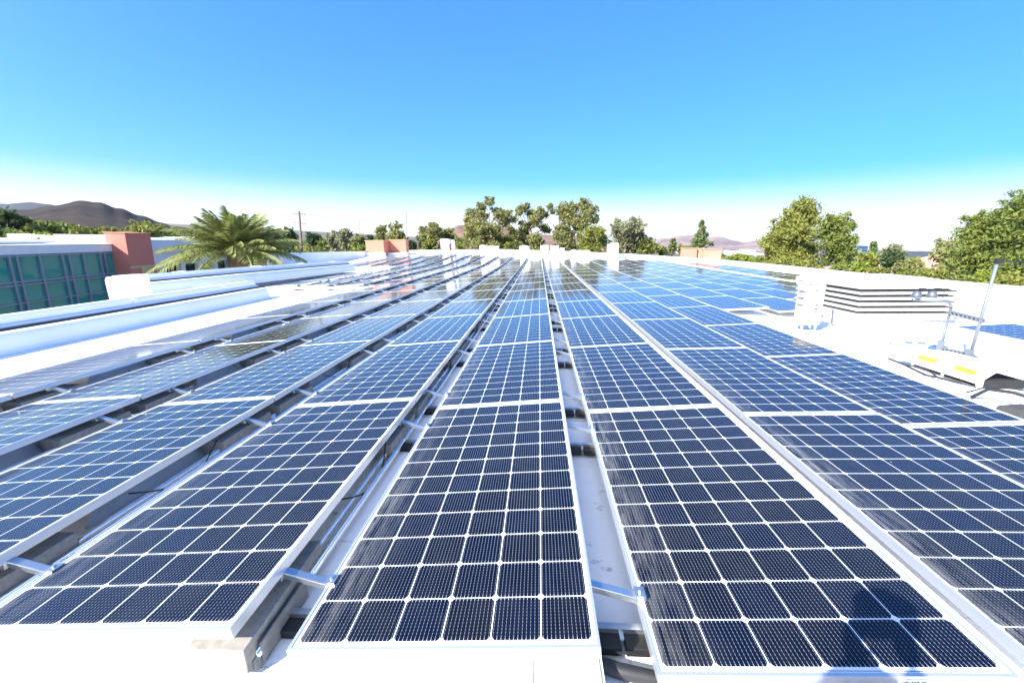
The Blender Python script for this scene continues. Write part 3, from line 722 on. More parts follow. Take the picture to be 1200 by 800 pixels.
# white sloped cable cover with yellow labels
za = zr(5.6, 4)
t_ = thing('cable_cover', 'long white sloped cable cover with two yellow labels', 'cable cover', RW @ Matrix.Translation((5.62, 3.35, za)))
cv = [(0, .0), (.03, .0), (.20, .165), (.22, .165), (.62, .12), (.62, .10), (.22, .145), (.20, .145), (.035, -.012)]
cv = [(-.06, .07), (.10, .205), (.13, .215), (.60, .16), (.60, .145), (.13, .20), (.11, .19), (-.05, .06)]
MB().prism(cv, .16, 1.16, 0, 'y').build('cover_sheet', M_WHITE, t_)
pn = Vector((-.135, 0, .16)).normalized()
for ya in (.27, .73):
    mb = MB(); 
    def P_(q, yy): return Vector((-.06 + .16 * q, yy, .07 + .135 * q)) + pn * .002
    mb.add([P_(.40, ya), P_(.40, ya + .24), P_(.74, ya + .24), P_(.74, ya)], [(0, 1, 2, 3)]); mb.add([P_(.40, ya) - pn * .001, P_(.40, ya + .24) - pn * .001, P_(.74, ya + .24) - pn * .001, P_(.74, ya) - pn * .001], [(3, 2, 1, 0)])
    mb.build('label', M_YEL, t_)
for yy in (.2, .6, 1.0):
    MB().box((.02, yy, 0), (.06, yy + .04, .13)).build('support', M_GALV, t_); MB().box((.5, yy, 0), (.54, yy + .04, .15)).build('support', M_GALV, t_)
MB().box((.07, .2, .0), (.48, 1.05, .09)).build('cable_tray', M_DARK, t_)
# cables, rubber pipe block
for k, (pts, r_) in enumerate((
    ([(5.48, 4.55, .05), (5.4, 4.2, .06), (5.38, 3.9, .03), (5.5, 3.6, .05)], .012), ([(5.52, 4.3, .03), (5.45, 4.0, .09), (5.40, 3.75, .04), (5.45, 3.4, .06)], .009),
    ([(5.2, 3.18, .02), (5.25, 3.1, .14), (5.32, 2.95, .165), (5.42, 2.75, .14), (5.55, 2.62, .05), (5.6, 2.6, .0)], .017), ([(5.2, 3.24, .05), (5.28, 3.1, .18), (5.40, 2.9, .20), (5.55, 2.72, .15), (5.8, 2.5, .1)], .008))):
    o = MB().tube([rp(a, b, zr(a, b) + c_) for a, b, c_ in pts], r_, 10).build('cable', M_PIPE, smooth=True)
    tag(o, ['black cable drooping from the near end of the white cover', 'thinner black cable under the white cover edge', 'thick black conduit arching over the grey rubber block', 'thin black cable above the thick arching conduit'][k], 'cable')
t_ = thing('pipe_block', 'dark grey rubber pipe block with a yellow stripe on the roof at right', 'pipe block', roofM(5.17, 2.74, rz=.15))
MB().prism([(-.12, 0), (.12, 0), (.085, .085), (.06, .10), (-.06, .10), (-.085, .085)], -.1, .1, 0, 'x').build('block', M_GREYD, t_, bevel=.004)
MB().box((.0, -.126, .02), (.09, -.1235, .032)).build('stripe', M_YEL, t_, M=Matrix.Rotation(-.38, 4, 'X') @ Matrix.Translation((0, .028, .012)))
conduit_run('white conduit on sleepers along the near panel row behind the pole frame', (8.15, 1.0), (8.2, 7.0), 5, .06, .025)

# ------------------------------------------------------------------ left office building
A = at_z(0, 288, -1.0); B = at_z(139, 286, -1.0); dv_ = (B - A).normalized(); nrm = Vector((dv_.y, -dv_.x, 0)).normalized()
if nrm.x < 0: nrm = -nrm
Lg = (B - A).length
bm_ = Matrix((dv_, -nrm, Vector((0, 0, 1)))).transposed().to_4x4(); bm_.translation = Vector((A.x, A.y, 0))
bld = thing('office_building', 'glass fronted office building with terracotta tower at far left', 'building', bm_)
X0 = -16.0
MB().box((X0, .35, GZ), (Lg + .5, 22, -1.35)).build('body', M_DARK, bld)
MB().box((X0, -.05, -1.68), (Lg + .3, .6, -1.0)).build('fascia', M_FASCIA, bld)
MB().box((X0, .601, -1.5), (Lg + .3, 22, -1.08)).build('roof', M_STUCCO, bld)
MB().box((X0, -.12, -.998), (Lg + .3, .6, -.94)).build('coping', M_WHITE, bld)
MB().box((X0 - 2, 3.0, -1.0), (Lg - 3, 16, -.78)).build('roof_monitor', M_WHITE, bld)
ml = MB(); sv_ = []
for px in (-60, -50, -24, 8, 17, 44, 71, 79, 96, 116, 121, 136): sv_.append((hit(px, 300, A, nrm) - A).dot(dv_))
for s_ in sv_: ml.box((s_ - .07, -.14, GZ), (s_ + .07, .02, -1.68))
for z_ in (-1.8, -3.75, -4.0, -5.4, -6.9): ml.box((X0, -.11, z_ - .06), (Lg + .3, .021, z_ + .06))
ml.build('mullions', M_MULL, bld)
zs_ = [-1.7, -3.75, -5.4, -6.9, GZ]; xs_ = [X0] + sorted(sv_) + [Lg + .3]; prg = random.Random(4)
for i in range(len(xs_) - 1):
    for k in range(4):
        hw_, hh_ = (xs_[i + 1] - xs_[i]) / 2, (zs_[k] - zs_[k + 1]) / 2
        MB().box((-hw_, -.015, -hh_), (hw_, .015, hh_)).build('window_pane', M_TEAL, bld, M=Matrix.Translation(((xs_[i] + xs_[i + 1]) / 2, .06, (zs_[k] + zs_[k + 1]) / 2)) @ Matrix.Rotation(prg.gauss(0, .006), 4, 'X') @ Matrix.Rotation(prg.gauss(0, .006), 4, 'Z'))
# terracotta tower
fp = A + nrm * 1.4
TX0 = (hit(150.5, 300, fp, nrm) - A).dot(dv_); TX1 = (hit(180, 300, fp, nrm) - A).dot(dv_)
ztw = hit(150.5, 274, fp, nrm).z
TDP = abs((hit(122, 272, A + dv_ * TX0, dv_) - A).dot(nrm))
MB().box((TX0, -1.4, GZ), (TX1, TDP, ztw)).build('tower', M_PINK, bld)
MB().box((TX0 - .06, -1.46, ztw + .002), (TX1 + .06, TDP + .06, ztw + .1)).build('tower_coping', M_PINK, bld)
TWd = TX1 - TX0
MB().box((TX0 + TWd * .42, -1.44, -6.0), (TX0 + TWd * .78, -1.403, -3.3)).build('tower_panel', M_CREAM, bld)
MB().box((TX0 + TWd * .42, -1.44, -7.6), (TX0 + TWd * .78, -1.403, -6.003)).build('tower_window', M_DARK, bld)
MB().box((TX0 - .02, -1.43, -3.29), (TX1 + .02, -1.402, -3.1)).build('tower_band', M_CREAM, bld)
# wing behind it
MB().box((TX1, 0, -3.5), (TX1 + 22, 12, -.6)).build('wing_fascia', M_STUCCO, bld)
MB().box((TX1, -.5, -1.9), (TX1 + 22, 0, -.55)).build('wing_band', M_FASCIA, bld)
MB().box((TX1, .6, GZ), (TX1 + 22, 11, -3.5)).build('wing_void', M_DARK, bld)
for k in range(6): MB().box((TX1 + 3 + k * 3.4, .0, GZ), (TX1 + 3.7 + k * 3.4, .55, -3.5)).build('column', M_STUCCO, bld)

# ------------------------------------------------------------------ vegetation
def leaf_mat(name, a, b, trans=.35, sc=1.2):
    t = NT(name); v = t.co(); g = t.n('ShaderNodeNewGeometry')
    n = t.mapr(t.noise(v, sc, 3), .35, .65)
    oi = t.n('ShaderNodeObjectInfo'); f = t.ma('ADD', t.ma('MULTIPLY', n, .8), t.ma('MULTIPLY', oi.outputs['Random'], .2))
    col_ = t.mix(f, c4(*a), c4(*b))
    t.col(col_); t.rough(.6); t.b.inputs['Specular IOR Level'].default_value = .25
    tr = t.n('ShaderNodeBsdfTranslucent'); t.t.links.new(col_, tr.inputs[0]); mx = t.n('ShaderNodeMixShader'); mx.inputs[0].default_value = trans
    t.t.links.new(t.b.outputs[0], mx.inputs[1]); t.t.links.new(tr.outputs[0], mx.inputs[2]); t.t.links.new(mx.outputs[0], t.out.inputs[0])
    return t.m
L_EUC = leaf_mat('eucalyptus leaves', (0.171, 0.190, 0.065), (0.298, 0.286, 0.105))
L_EUCG = leaf_mat('grey green leaves', (0.195, 0.215, 0.117), (0.312, 0.305, 0.169))
L_OLIVE = leaf_mat('olive green leaves', (0.160, 0.185, 0.035), (0.277, 0.280, 0.065))
L_GREEN = leaf_mat('green leaves', (0.130, 0.176, 0.039), (0.234, 0.267, 0.058))
L_DARK = leaf_mat('dark pine needles', (0.046, 0.078, 0.029), (0.098, 0.137, 0.052))
L_YEL = leaf_mat('bright shrub leaves', (0.172, 0.230, 0.031), (0.250, 0.292, 0.052))
L_PINE = leaf_mat('pine needles', (0.117, 0.169, 0.052), (0.195, 0.247, 0.078))
L_PALM = leaf_mat('palm fronds', (0.130, 0.163, 0.039), (0.312, 0.325, 0.117), .25, 3)
M_BARK = simple('pale bark', (.26, .2, .15), .9, 0, .3, 3, .5)
M_BARKD = simple('brown bark', (.11, .075, .05), .9, 0, .3, 3, .5)
M_BARKR = simple('reddish bark', (.22, .11, .07), .9, 0, .25, 3, .5)
def leaves(mb, c, r, n, size, rr, squash=.85, shell=.35):
    """n leaf sprays scattered through a clump, denser near its surface"""
    for _ in range(n):
        while True:
            d = Vector((rr.gauss(0, 1), rr.gauss(0, 1), rr.gauss(0, 1)))
            if d.length > .01: break
        d.normalize(); q = rr.random() ** .42 * r * (1 + rr.gauss(0, .26))
        p_ = Vector((c[0] + d.x * q, c[1] + d.y * q, c[2] + d.z * q * squash))
        a = Vector((rr.gauss(0, 1), rr.gauss(0, 1), rr.gauss(0, 1) - .35)).normalized(); b = a.cross(Vector((rr.gauss(0, 1), rr.gauss(0, 1), rr.gauss(0, 1)))).normalized()
        s1 = size * rr.uniform(.6, 1.35); s2 = s1 * rr.uniform(.3, .55)
        n0 = len(mb.v)
        mb.v += [tuple(p_ - a * s1), tuple(p_ + b * s2), tuple(p_ + a * s1), tuple(p_ - b * s2)]
        mb.f.append((n0, n0 + 1, n0 + 2, n0 + 3)); mb.m.append(0)
def tree_px(name, label, clumps, base_px, dist, leaf, bark, dens=1.0, size=.3, seed=0, group=None, depth=.7, trunk_r=.28, cat='tree', ppx=1.0):
    """clumps: (pixel x, pixel y, pixel radius); the crown gets depth of its own around the distance"""
    rr = random.Random(seed); k = dist / FPX
    pos = []
    mean = sum(c_[0] for c_ in clumps) / len(clumps); wid = max(c_[0] for c_ in clumps) - min(c_[0] for c_ in clumps) + 1
    for (px, py, r) in clumps:
        off = rr.uniform(-1, 1) * depth * wid * k * .5 * math.sqrt(max(.1, 1 - ((px - mean) / (wid * .62)) ** 2))
        p_ = at_d(px, py, dist + off); slant = math.sqrt(1 + ((px - 600) / FPX) ** 2)
        pos.append((p_, r * k * ppx * (1.0 if slant < 1.15 else 1 / slant ** .5) * slant ** .5))
    b = at_d(base_px, 290, dist); base = Vector((b.x, b.y, GZ))
    root = thing(name, label, cat, Matrix.Translation(base), group)
    top = max(p_.z for p_, r in pos); H = top - GZ
    mb = MB(); lv = MB()
    low = min(p_.z - r for p_, r in pos)
    zf = max(GZ + .15 * H, min(low + .1 * H, GZ + .6 * H)) - GZ
    fork = Vector((rr.uniform(-.03, .03) * H, rr.uniform(-.03, .03) * H, zf))
    mb.tube([(0, 0, -.3), (0, 0, .2 * zf), fork * .6, fork], [trunk_r * 1.4, trunk_r * 1.05, trunk_r * .9, trunk_r * .75], 8)
    ctop = sum(((p_ - base) for p_, r in pos), Vector()) / len(pos); ctop.z = max(fork.z + .05, H * .8)
    mb.tube([fork, fork.lerp(ctop, .4) + Vector((rr.uniform(-.2, .2), rr.uniform(-.2, .2), 0)), fork.lerp(ctop, .95)], [trunk_r * .75, trunk_r * .5, .05], 7)
    for p_, r in pos:
        l = p_ - base; f_ = max(0, min(.85, (l.z - fork.z) / max(.1, ctop.z - fork.z) * .65)); st = fork.lerp(ctop, f_)
        md = st.lerp(l, .5) + Vector((0, 0, -.12 * (l - st).length + .05))
        mb.tube([st, md, l], [max(.05, trunk_r * .42 * (1 - f_ * .6)), .07, .03], 5)
        n = max(16, int(dens * 26 * (r / size) ** 2 * .55))
        leaves(lv, l, r, min(n, 1700), size, rr)
        for q in range(3):     # satellite sprays break the outline
            a = rr.uniform(0, 6.28); e = rr.uniform(-.6, .9); o_ = Vector((math.cos(a) * math.cos(e), math.sin(a) * math.cos(e), math.sin(e))) * r * rr.uniform(.95, 1.3)
            leaves(lv, l + o_, r * .33, max(6, int(n * .1)), size * .85, rr)
    mb.build('trunk', bark, root, smooth=True)
    lv.build_raw('crown', leaf, root)
    return root
def build_raw(s, name, mats, parent): return ob(name, s.mesh(name, mats), parent)
MB.build_raw = build_raw
def Z(l, ox, oy, s): return [(ox + a / s, oy + b / s, r / s) for a, b, r in l]
k6 = 20 / 3
tree_px('eucalyptus_tree', 'tallest eucalyptus of the far group, dense to the ground behind white roof unit', Z([(490,112,36),(430,150,38),(345,200,42),(318,250,30),(430,225,46),(545,190,38),(580,222,42),(630,208,36),(680,250,30),(600,272,42),(645,312,26),(370,290,56),(440,320,62),(350,350,56),(420,400,64),(520,330,56),(500,400,64),(330,430,46),(560,400,56),(600,430,46),(400,450,50),(520,455,50)],500,220,k6), 574, 62, L_EUC, M_BARK, 2.0, .19, 11, 'eucalyptus trees beyond the far parapet', trunk_r=.35)
tree_px('eucalyptus_tree', 'open eucalyptus with bare gaps behind the square roof cabinets', Z([(740,168,40),(780,140,26),(820,200,42),(850,250,46),(890,182,32),(930,212,26),(962,150,26),(982,188,22),(920,312,36),(940,334,26),(830,282,36),(738,272,20),(720,200,24),(720,380,46),(680,402,46),(760,420,46),(850,432,46),(800,384,36),(700,450,46),(800,452,46),(660,440,44),(640,405,40),(780,345,38),(835,398,42),(870,455,42),(745,335,36),(775,305,32),(690,355,36),(620,445,44)],500,220,k6), 623, 63, L_EUC, M_BARK, 1.9, .18, 12, 'eucalyptus trees beyond the far parapet', trunk_r=.3)
tree_px('eucalyptus_tree', 'eucalyptus with pale leaning trunk and round yellow green bush, right of gap', Z([(248,104,36),(285,98,26),(340,85,32),(372,110,26),(345,142,36),(270,150,36),(388,155,17),(320,180,30),(230,195,30),(220,226,26),(262,220,32),(248,262,28),(330,275,26),(270,278,26)],600,220,4), 672, 62, L_EUC, M_BARK, 1.9, .18, 13, 'eucalyptus trees beyond the far parapet', trunk_r=.3)
tree_px('round_tree', 'round yellow green tree under the eucalyptus with the leaning trunk', Z([(372,215,40),(402,208,34),(340,240,34),(425,245,32),(395,275,40),(350,275,30)],600,220,4), 694, 58, L_OLIVE, M_BARK, 1.15, .2, 14, 'round trees beyond the far parapet')
tree_px('eucalyptus_tree', 'grey green eucalyptus right of the tall white box', Z([(495,158,16),(488,185,20),(500,212,30),(540,190,40),(585,160,22),(592,190,26),(520,240,40),(560,240,40),(530,280,36),(575,275,32)],600,220,4), 733, 60, L_EUCG, M_BARK, 1.5, .18, 15, 'eucalyptus trees beyond the far parapet', trunk_r=.3)
tree_px('round_tree', 'low olive tree tapering right of the grey green eucalyptus', Z([(605,240,28),(622,262,28),(640,262,26),(610,282,32),(665,280,22),(645,285,26)],600,220,4), 753, 61, L_OLIVE, M_BARK, 1.0, .22, 16, 'round trees beyond the far parapet')
tree_px('eucalyptus_tree', 'large leaning oval eucalyptus on the right horizon', Z([(172,80,34),(150,118,44),(192,112,38),(120,150,44),(200,160,30),(90,172,36),(60,192,36),(130,212,46),(172,222,30),(38,232,36),(90,252,46),(18,272,36),(130,292,46),(60,312,46),(190,292,30),(0,252,34),(150,342,40),(30,342,40),(95,342,40)],900,220,4), 925, 50, L_OLIVE, M_BARKD, 1.0, .15, 17, 'big trees along the right parapet', trunk_r=.35)
tree_px('pine_tree', 'green pine with ragged layered limbs beside the large leaning eucalyptus', Z([(375,122,9),(352,150,24),(384,170,14),(300,160,34),(280,192,32),(334,200,42),(265,222,26),(300,250,40),(352,250,34),(402,240,16),(310,300,36),(360,300,34),(392,290,16),(330,340,36)],900,220,4), 983, 48, L_GREEN, M_BARKD, .95, .135, 18, 'big trees along the right parapet', trunk_r=.22)
tree_px('pine_tree', 'broad tree with rounded shoulders near the right edge, reddish trunk beside it', Z([(990,150,26),(958,192,38),(1010,190,42),(938,232,34),(1000,240,44),(1060,150,32),(1080,190,34),(960,282,36),(1030,290,44),(940,340,44),(960,400,46),(1020,362,42)],900,220,4), 1150, 42, L_GREEN, M_BARKR, .62, .12, 19, 'big trees along the right parapet', trunk_r=.2)
tree_px('pine_tree', 'tallest tree at the right edge, cut by the frame', Z([(1182,80,34),(1150,122,40),(1190,150,44),(1120,182,40),(1170,212,44),(1105,240,40),(1150,272,36),(1190,290,36),(1080,332,46),(1120,382,46),(1172,400,46),(1060,422,42),(1200,360,46),(1240,120,44),(1260,180,50),(1240,250,46),(1270,300,50),(1230,40,36),(1300,240,50)],900,220,4), 1190, 40, L_GREEN, M_BARKR, .62, .12, 20, 'big trees along the right parapet', trunk_r=.25)
tree_px('round_tree', 'small round tree left of the broad right tree', Z([(842,278,30),(825,300,26),(852,312,34),(880,300,24),(870,345,34),(890,392,44),(835,345,30)],900,220,4), 1112, 55, L_EUC, M_BARKD, 1.0, .2, 22, 'round trees along the right parapet')
# slim conifers behind the right parapet
def conifer(label, px, top, bot, halfw, dist, seed, leaf=L_PINE):
    rr = random.Random(seed); cl = [(px, top + 1.5, 1.6)]; n = int((bot - top) / 3.0)
    for i in range(1, n):
        q = i / n; hw = halfw * (q ** .8)
        for s_ in (-1, 1):
            if rr.random() < .8: cl.append((px + s_ * hw * rr.uniform(.3, 1), top + (bot - top) * q + rr.uniform(-1.5, 1.5), rr.uniform(1.8, 3.4) * (.6 + .5 * q)))
        cl.append((px + rr.uniform(-1, 1), top + (bot - top) * q, 2.0 + 1.2 * q))
    tree_px('conifer', label, cl, px, dist, leaf, M_BARKD, 1.0, .17, seed, 'conifers beyond the right parapet', trunk_r=.15)
conifer('slim conifer with gaps between its limbs, left of the pale orange block', 823, 258, 290, 12, 62, 31)
conifer('short conifer between the olive tree and the slim conifer', 788.5, 279.5, 297, 7, 64, 32)
conifer('tiny conifer against the slim conifer on its left', 812, 284, 292, 4, 66, 33)
conifer('thin conifer top right of the ragged pine', 1023.5, 283, 312, 7, 70, 34)
# generic round trees and shrubs
def roundtree(label, px, top, bot, hw, dist, leaf, seed, group, name='round_tree', size=None, cat='tree'):
    rr = random.Random(seed); cl = []; h = bot - top; r0 = min(hw, h / 2) * .55
    n = max(5, int(hw * h / (r0 * r0) * 1.0))
    for i in range(n):
        a = rr.uniform(0, 6.28); q = math.sqrt(rr.random())
        cl.append((px + math.cos(a) * q * (hw - r0 * .7), (top + bot) / 2 + math.sin(a) * q * (h / 2 - r0 * .7), r0 * rr.uniform(.7, 1.15)))
    cl.append((px + rr.uniform(-.2, .2) * hw, top + r0 * .8, r0 * .8))
    tree_px(name, label, cl, px, dist, leaf, M_BARKD, 1.1, size or dist / FPX * 1.7, seed, group, trunk_r=.18, cat=cat)
gl = 'round trees behind the glass building'
for i, (px, top, bot, hw, dist, lf, lb) in enumerate([
    (6, 247, 285, 14, 85, L_DARK, 'dark pine crown at the far left edge'), (22, 254, 285, 12, 88, L_DARK, 'dark pine beside the far left pine'), (33, 261, 284, 7, 92, L_DARK, 'small dark pine right of the two far left pines'),
    (18, 270, 290, 12, 72, L_GREEN, 'green tree low behind the glass building, leftmost'), (38, 264, 288, 10, 84, L_OLIVE, 'olive tree just right of the small dark pine'), (52, 261, 288, 10, 86, L_GREEN, 'round green tree left of the wide low hedge tree'),
    (64, 263, 288, 9, 88, L_OLIVE, 'round olive tree left of the paired green crowns'), (77, 262, 288, 11, 86, L_GREEN, 'paired green crown, left one, behind the white roof band'), (91, 266, 288, 8, 84, L_OLIVE, 'small olive crown between the paired green crowns'),
    (103, 266, 288, 9, 86, L_GREEN, 'paired green crown, right one, behind the white roof band'), (116, 267, 288, 8, 84, L_GREEN, 'low green crown left of the terracotta tower'), (128, 267, 287, 8, 80, L_OLIVE, 'low olive crown touching the terracotta tower'),
    (55, 275, 290, 16, 66, L_YEL, 'wide low bright green tree over the glass building'), (141, 269, 286, 8, 88, L_GREEN, 'green crown directly above the terracotta tower, left'), (165, 262.5, 290, 17, 72, L_OLIVE, 'broad rounded olive tree above the terracotta tower'),
    (183, 266, 286, 9, 78, L_OLIVE, 'olive tree right of the broad rounded one'), (198, 270, 288, 10, 80, L_GREEN, 'low green tree over the white wing'), (213, 270, 290, 10, 84, L_OLIVE, 'olive tree beside the palm fronds, left'), (228, 268, 290, 10, 82, L_DARK, 'dark green tree partly behind the palm, left'),
    (262, 262, 292, 14, 74, L_GREEN, 'green tree behind the middle of the palm'), (295, 264, 292, 12, 78, L_OLIVE, 'olive tree behind the right palm fronds'), (318, 268, 292, 10, 80, L_EUC, 'grey tree behind the palm, right'), (338, 267, 295, 9, 76, L_DARK, 'dark tree between palm and utility pole')]):
    roundtree(lb, px, top, bot, hw, dist, lf, 100 + i, gl)
for i, (px, top, bot, hw, dist, lf, lb) in enumerate([
    (366, 274, 292, 9, 90, L_DARK, 'dark shrub row right of the utility pole'), (381, 279, 294, 10, 84, L_GREEN, 'low green shrub left of the pale bushy tree'), (391, 270, 293, 7, 80, L_EUCG, 'grey green bush, slim, left of the pale bushy tree'),
    (405, 267, 294, 9, 76, L_EUCG, 'pale bushy tree left of the orange block'), (421, 274, 294, 9, 74, L_EUC, 'olive bush between pale tree and orange block'), (433, 277, 292, 8, 82, L_DARK, 'dark bush behind the orange block, left'),
    (425, 288, 296, 14, 52, L_YEL, 'bright yellow green shrub at the foot of the orange block'), (447, 265, 292, 8, 70, L_EUC, 'narrow olive tree behind the orange block'), (465, 260, 296, 10, 68, L_EUC, 'taller tree right behind the orange block'),
    (480, 281, 296, 9, 66, L_DARK, 'dark low bush between orange block and roof unit'), (496, 266, 296, 10, 70, L_EUC, 'olive tree left of the roof unit'), (511, 262.5, 296, 11, 68, L_EUC, 'rounded olive tree above the roof unit'), (525, 267, 296, 10, 70, L_EUC, 'tree behind the roof unit, right half'), (503, 281, 296, 7, 60, L_OLIVE, 'small yellow green bush left of the roof unit'), (541, 278, 296, 8, 66, L_GREEN, 'low green bush right of the roof unit'), (595, 284, 297, 10, 60, L_OLIVE, 'low bush at the foot of the open eucalyptus'), (655, 284, 297, 8, 64, L_DARK, 'dark low bush in the gap between two eucalyptus trees')]):
    roundtree(lb, px, top, bot, hw, dist, lf, 140 + i, 'trees beyond the left far parapet')
rr = random.Random(5)
for i, (px, top, bot, hw, dist, lf, lb) in enumerate([
    (870, 297, 309, 13, 58, L_YEL, 'bright low shrub right of the pale orange block'), (890, 300, 312, 10, 54, L_GREEN, 'green shrub left of the large leaning eucalyptus'), (853, 300, 308, 10, 80, L_GREEN, 'flat green shrub close to the pale orange block'), (775, 289, 299, 7, 64, L_GREEN, 'low bush left of the pale orange block'), (799, 287, 297, 8, 70, L_GREEN, 'low bush between the two conifers'),
    (905, 305, 316, 16, 40, L_OLIVE, 'olive hedge bush below the large leaning eucalyptus'), (940, 302, 318, 14, 42, L_OLIVE, 'olive bush between leaning eucalyptus and ragged pine'), (951, 281, 310, 9, 66, L_EUCG, 'bare grey tree in the gap beside the ragged pine'),
    (985, 308, 322, 14, 40, L_GREEN, 'green bush below the ragged pine'), (1003, 293, 312, 9, 74, L_EUCG, 'grey green tree left of the first terracotta house'), (1016, 296, 314, 9, 68, L_OLIVE, 'olive tree near the thin conifer'), (1008, 308, 323, 12, 44, L_YEL, 'bright bush in front of the houses, left'),
    (1030, 313, 326, 12, 42, L_OLIVE, 'olive bush in front of the houses, middle'), (1047, 286, 316, 10, 80, L_EUCG, 'pale grey green tree among the houses'), (1046, 296, 318, 12, 66, L_DARK, 'dark green pointed tree among the houses'), (1064, 307, 325, 14, 52, L_EUC, 'brownish bush tree below the houses'), (1074, 303, 314, 7, 76, L_OLIVE, 'small olive tree on the right of the houses'),
    (1085, 316, 330, 13, 46, L_OLIVE, 'olive bush left of the small round tree'), (1062, 316, 330, 12, 40, L_GREEN, 'green bush low over the parapet'), (1100, 318, 331, 12, 40, L_OLIVE, 'olive bush low over the parapet, right of the green one'), (1128, 322, 335, 14, 38, L_GREEN, 'green bush under the broad right tree'), (1155, 318, 338, 13, 38, L_YEL, 'bright bush beside the reddish trunk'), (1185, 322, 340, 16, 37, L_OLIVE, 'olive bush at the right edge over the parapet'), (955, 310, 320, 12, 46, L_OLIVE, 'low olive bush just above the right parapet')]):
    roundtree(lb, px, top, bot, hw, dist, lf, 180 + i, 'shrubs beyond the right parapet')
# distant woodland filling the valley on the right and behind the left trees
def woodland(name, label, x0, x1, d0, d1, n, leaf, seed, hmin=3, hmax=7):
    rr = random.Random(seed); mb = MB()
    for _ in range(n):
        px = rr.uniform(x0, x1); d = d0 + (d1 - d0) * rr.random() ** .8; b = at_d(px, 300, d); r = rr.uniform(hmin, hmax) * .5
        sz = max(.35, d / FPX * 1.4)
        for q in range(3):
            leaves(mb, (b.x + rr.uniform(-r, r), b.y + rr.uniform(-r, r), GZ + r * rr.uniform(.6, 1.4)), r * .8, 60, sz, rr)
    o = mb.build_raw(name, leaf, None); tag(o, label, 'woodland', kind='stuff')
woodland('woodland', 'far green woodland filling the valley on the right', 760, 1230, 110, 420, 260, L_GREEN, 61, 2, 5)
woodland('woodland', 'green woodland band behind the left building', -80, 560, 105, 220, 200, L_OLIVE, 62, 3, 6)
woodland('woodland', 'far dark woodland at the foot of the mountains', 690, 1230, 420, 1100, 220, L_DARK, 63, 5, 9)

# palm
pc = at_d(278, 304, 27.0)
palm = thing('palm_tree', 'big feathery date palm rising behind the second parapet', 'palm', Matrix.Translation((pc.x, pc.y, GZ)))
H = pc.z - GZ
tr = MB(); prof = [(.5, -.2), (.42, .6)] + [(.36 + .03 * (i % 2), .6 + i * (H - 1.2) / 14) for i in range(1, 15)] + [(.55, H - .3), (.42, H + .25), (.2, H + .6)]
tr.lathe(prof, 12); tr.build('trunk', M_BARKD, palm)
fr = MB(); rr = random.Random(9)
for i in range(92):
    az = i * 2.39996 + rr.uniform(-.2, .2); el = math.radians(86 - 80 * (i / 91) ** .85 + rr.uniform(-6, 6)); L = rr.uniform(.88, 1.08) * (2.5 + 1.75 * (1 - max(0, math.sin(el))))
    d = Vector((math.cos(az), math.sin(az), 0)); p_ = Vector((0, 0, H + .3)); pts = [p_.copy()]; e = el; n = 16
    for k in range(n):
        e -= (.018 + .032 * (k / n)) * (1.0 + .6 * math.cos(el)); p_ = p_ + (d * math.cos(e) + Vector((0, 0, math.sin(e)))) * (L / n); pts.append(p_.copy())
    fr.tube(pts, [.045 * (1 - k / (n + 2)) + .006 for k in range(n + 1)], 4)
    side = Vector((-d.y, d.x, 0))
    for k in range(1, n):
        for h in (0, .33, .66):
            q = pts[k].lerp(pts[k + 1], h); tang = (pts[k + 1] - pts[k]).normalized(); up = side.cross(tang).normalized()
            ln = .62 * math.sin(math.pi * min(1, (k + h) / n * .86 + .12)) + .12
            for s_ in (-1, 1):
                dr = (side * s_ * .75 + tang * .62 + up * rr.uniform(.05, .5)).normalized(); tip = q + dr * ln * rr.uniform(.85, 1.1) + Vector((0, 0, -.06)); wv = tang * .04
                n0 = len(fr.v); fr.v += [tuple(q - wv), tuple(q + wv), tuple(tip)]; fr.f.append((n0, n0 + 1, n0 + 2)); fr.m.append(0)
fr.build_raw('crown', L_PALM, palm)

# ------------------------------------------------------------------ utility poles and wires
M_WOOD = simple('weathered wood', (.2, .15, .11), .9, 0, .2, 5)
def upole(label, px, top, bot, dist, r, arms):
    a = at_d(px, top, dist); t_ = thing('utility_pole', label, 'utility pole', Matrix.Translation((a.x, a.y, GZ)), 'utility poles beyond the roof')
    H = a.z - GZ; MB().tube([(0, 0, 0), (0, 0, H)], [r * 1.2, r], 8).build('pole', M_WOOD if arms else M_GREY, t_)
    for z_ in arms:
        MB().box((-1.1, -.06, H - z_ - .06), (1.1, .06, H - z_ + .06)).build('crossarm', M_WOOD, t_)
        for q in (-.95, -.4, .4, .95): MB().tube([(q, 0, H - z_ + .06), (q, 0, H - z_ + .3)], .05, 6).build('insulator', M_GREY, t_)
    return a
a = upole('wooden utility pole with short crossarms right of the palm', 350.5, 247.5, 290, 80, .17, (.5, 2.0))
b = upole('tall thin grey pole behind the trees right of the orange block', 476.3, 249, 290, 95, .10, ())
c_ = upole('faint thin pole left of the orange block', 421, 258, 290, 130, .10, ()); upole('second faint thin pole left of the orange block, shorter', 418.3, 263, 290, 140, .08, ())
for k, (dz, off) in enumerate(((-.3, -.9), (-.3, .9), (-1.9, 0))):
    pts = [a.lerp(b, q / 12) + Vector((off * .5, 0, dz - 1.2 * math.sin(math.pi * q / 12))) for q in range(13)]
    o = MB().tube(pts, .012, 4).build('power_line', M_GREY); tag(o, ['power line on the left tip of the top crossarm', 'power line on the right tip of the top crossarm', 'lowest power line strung from the wooden pole'][k], 'power line')

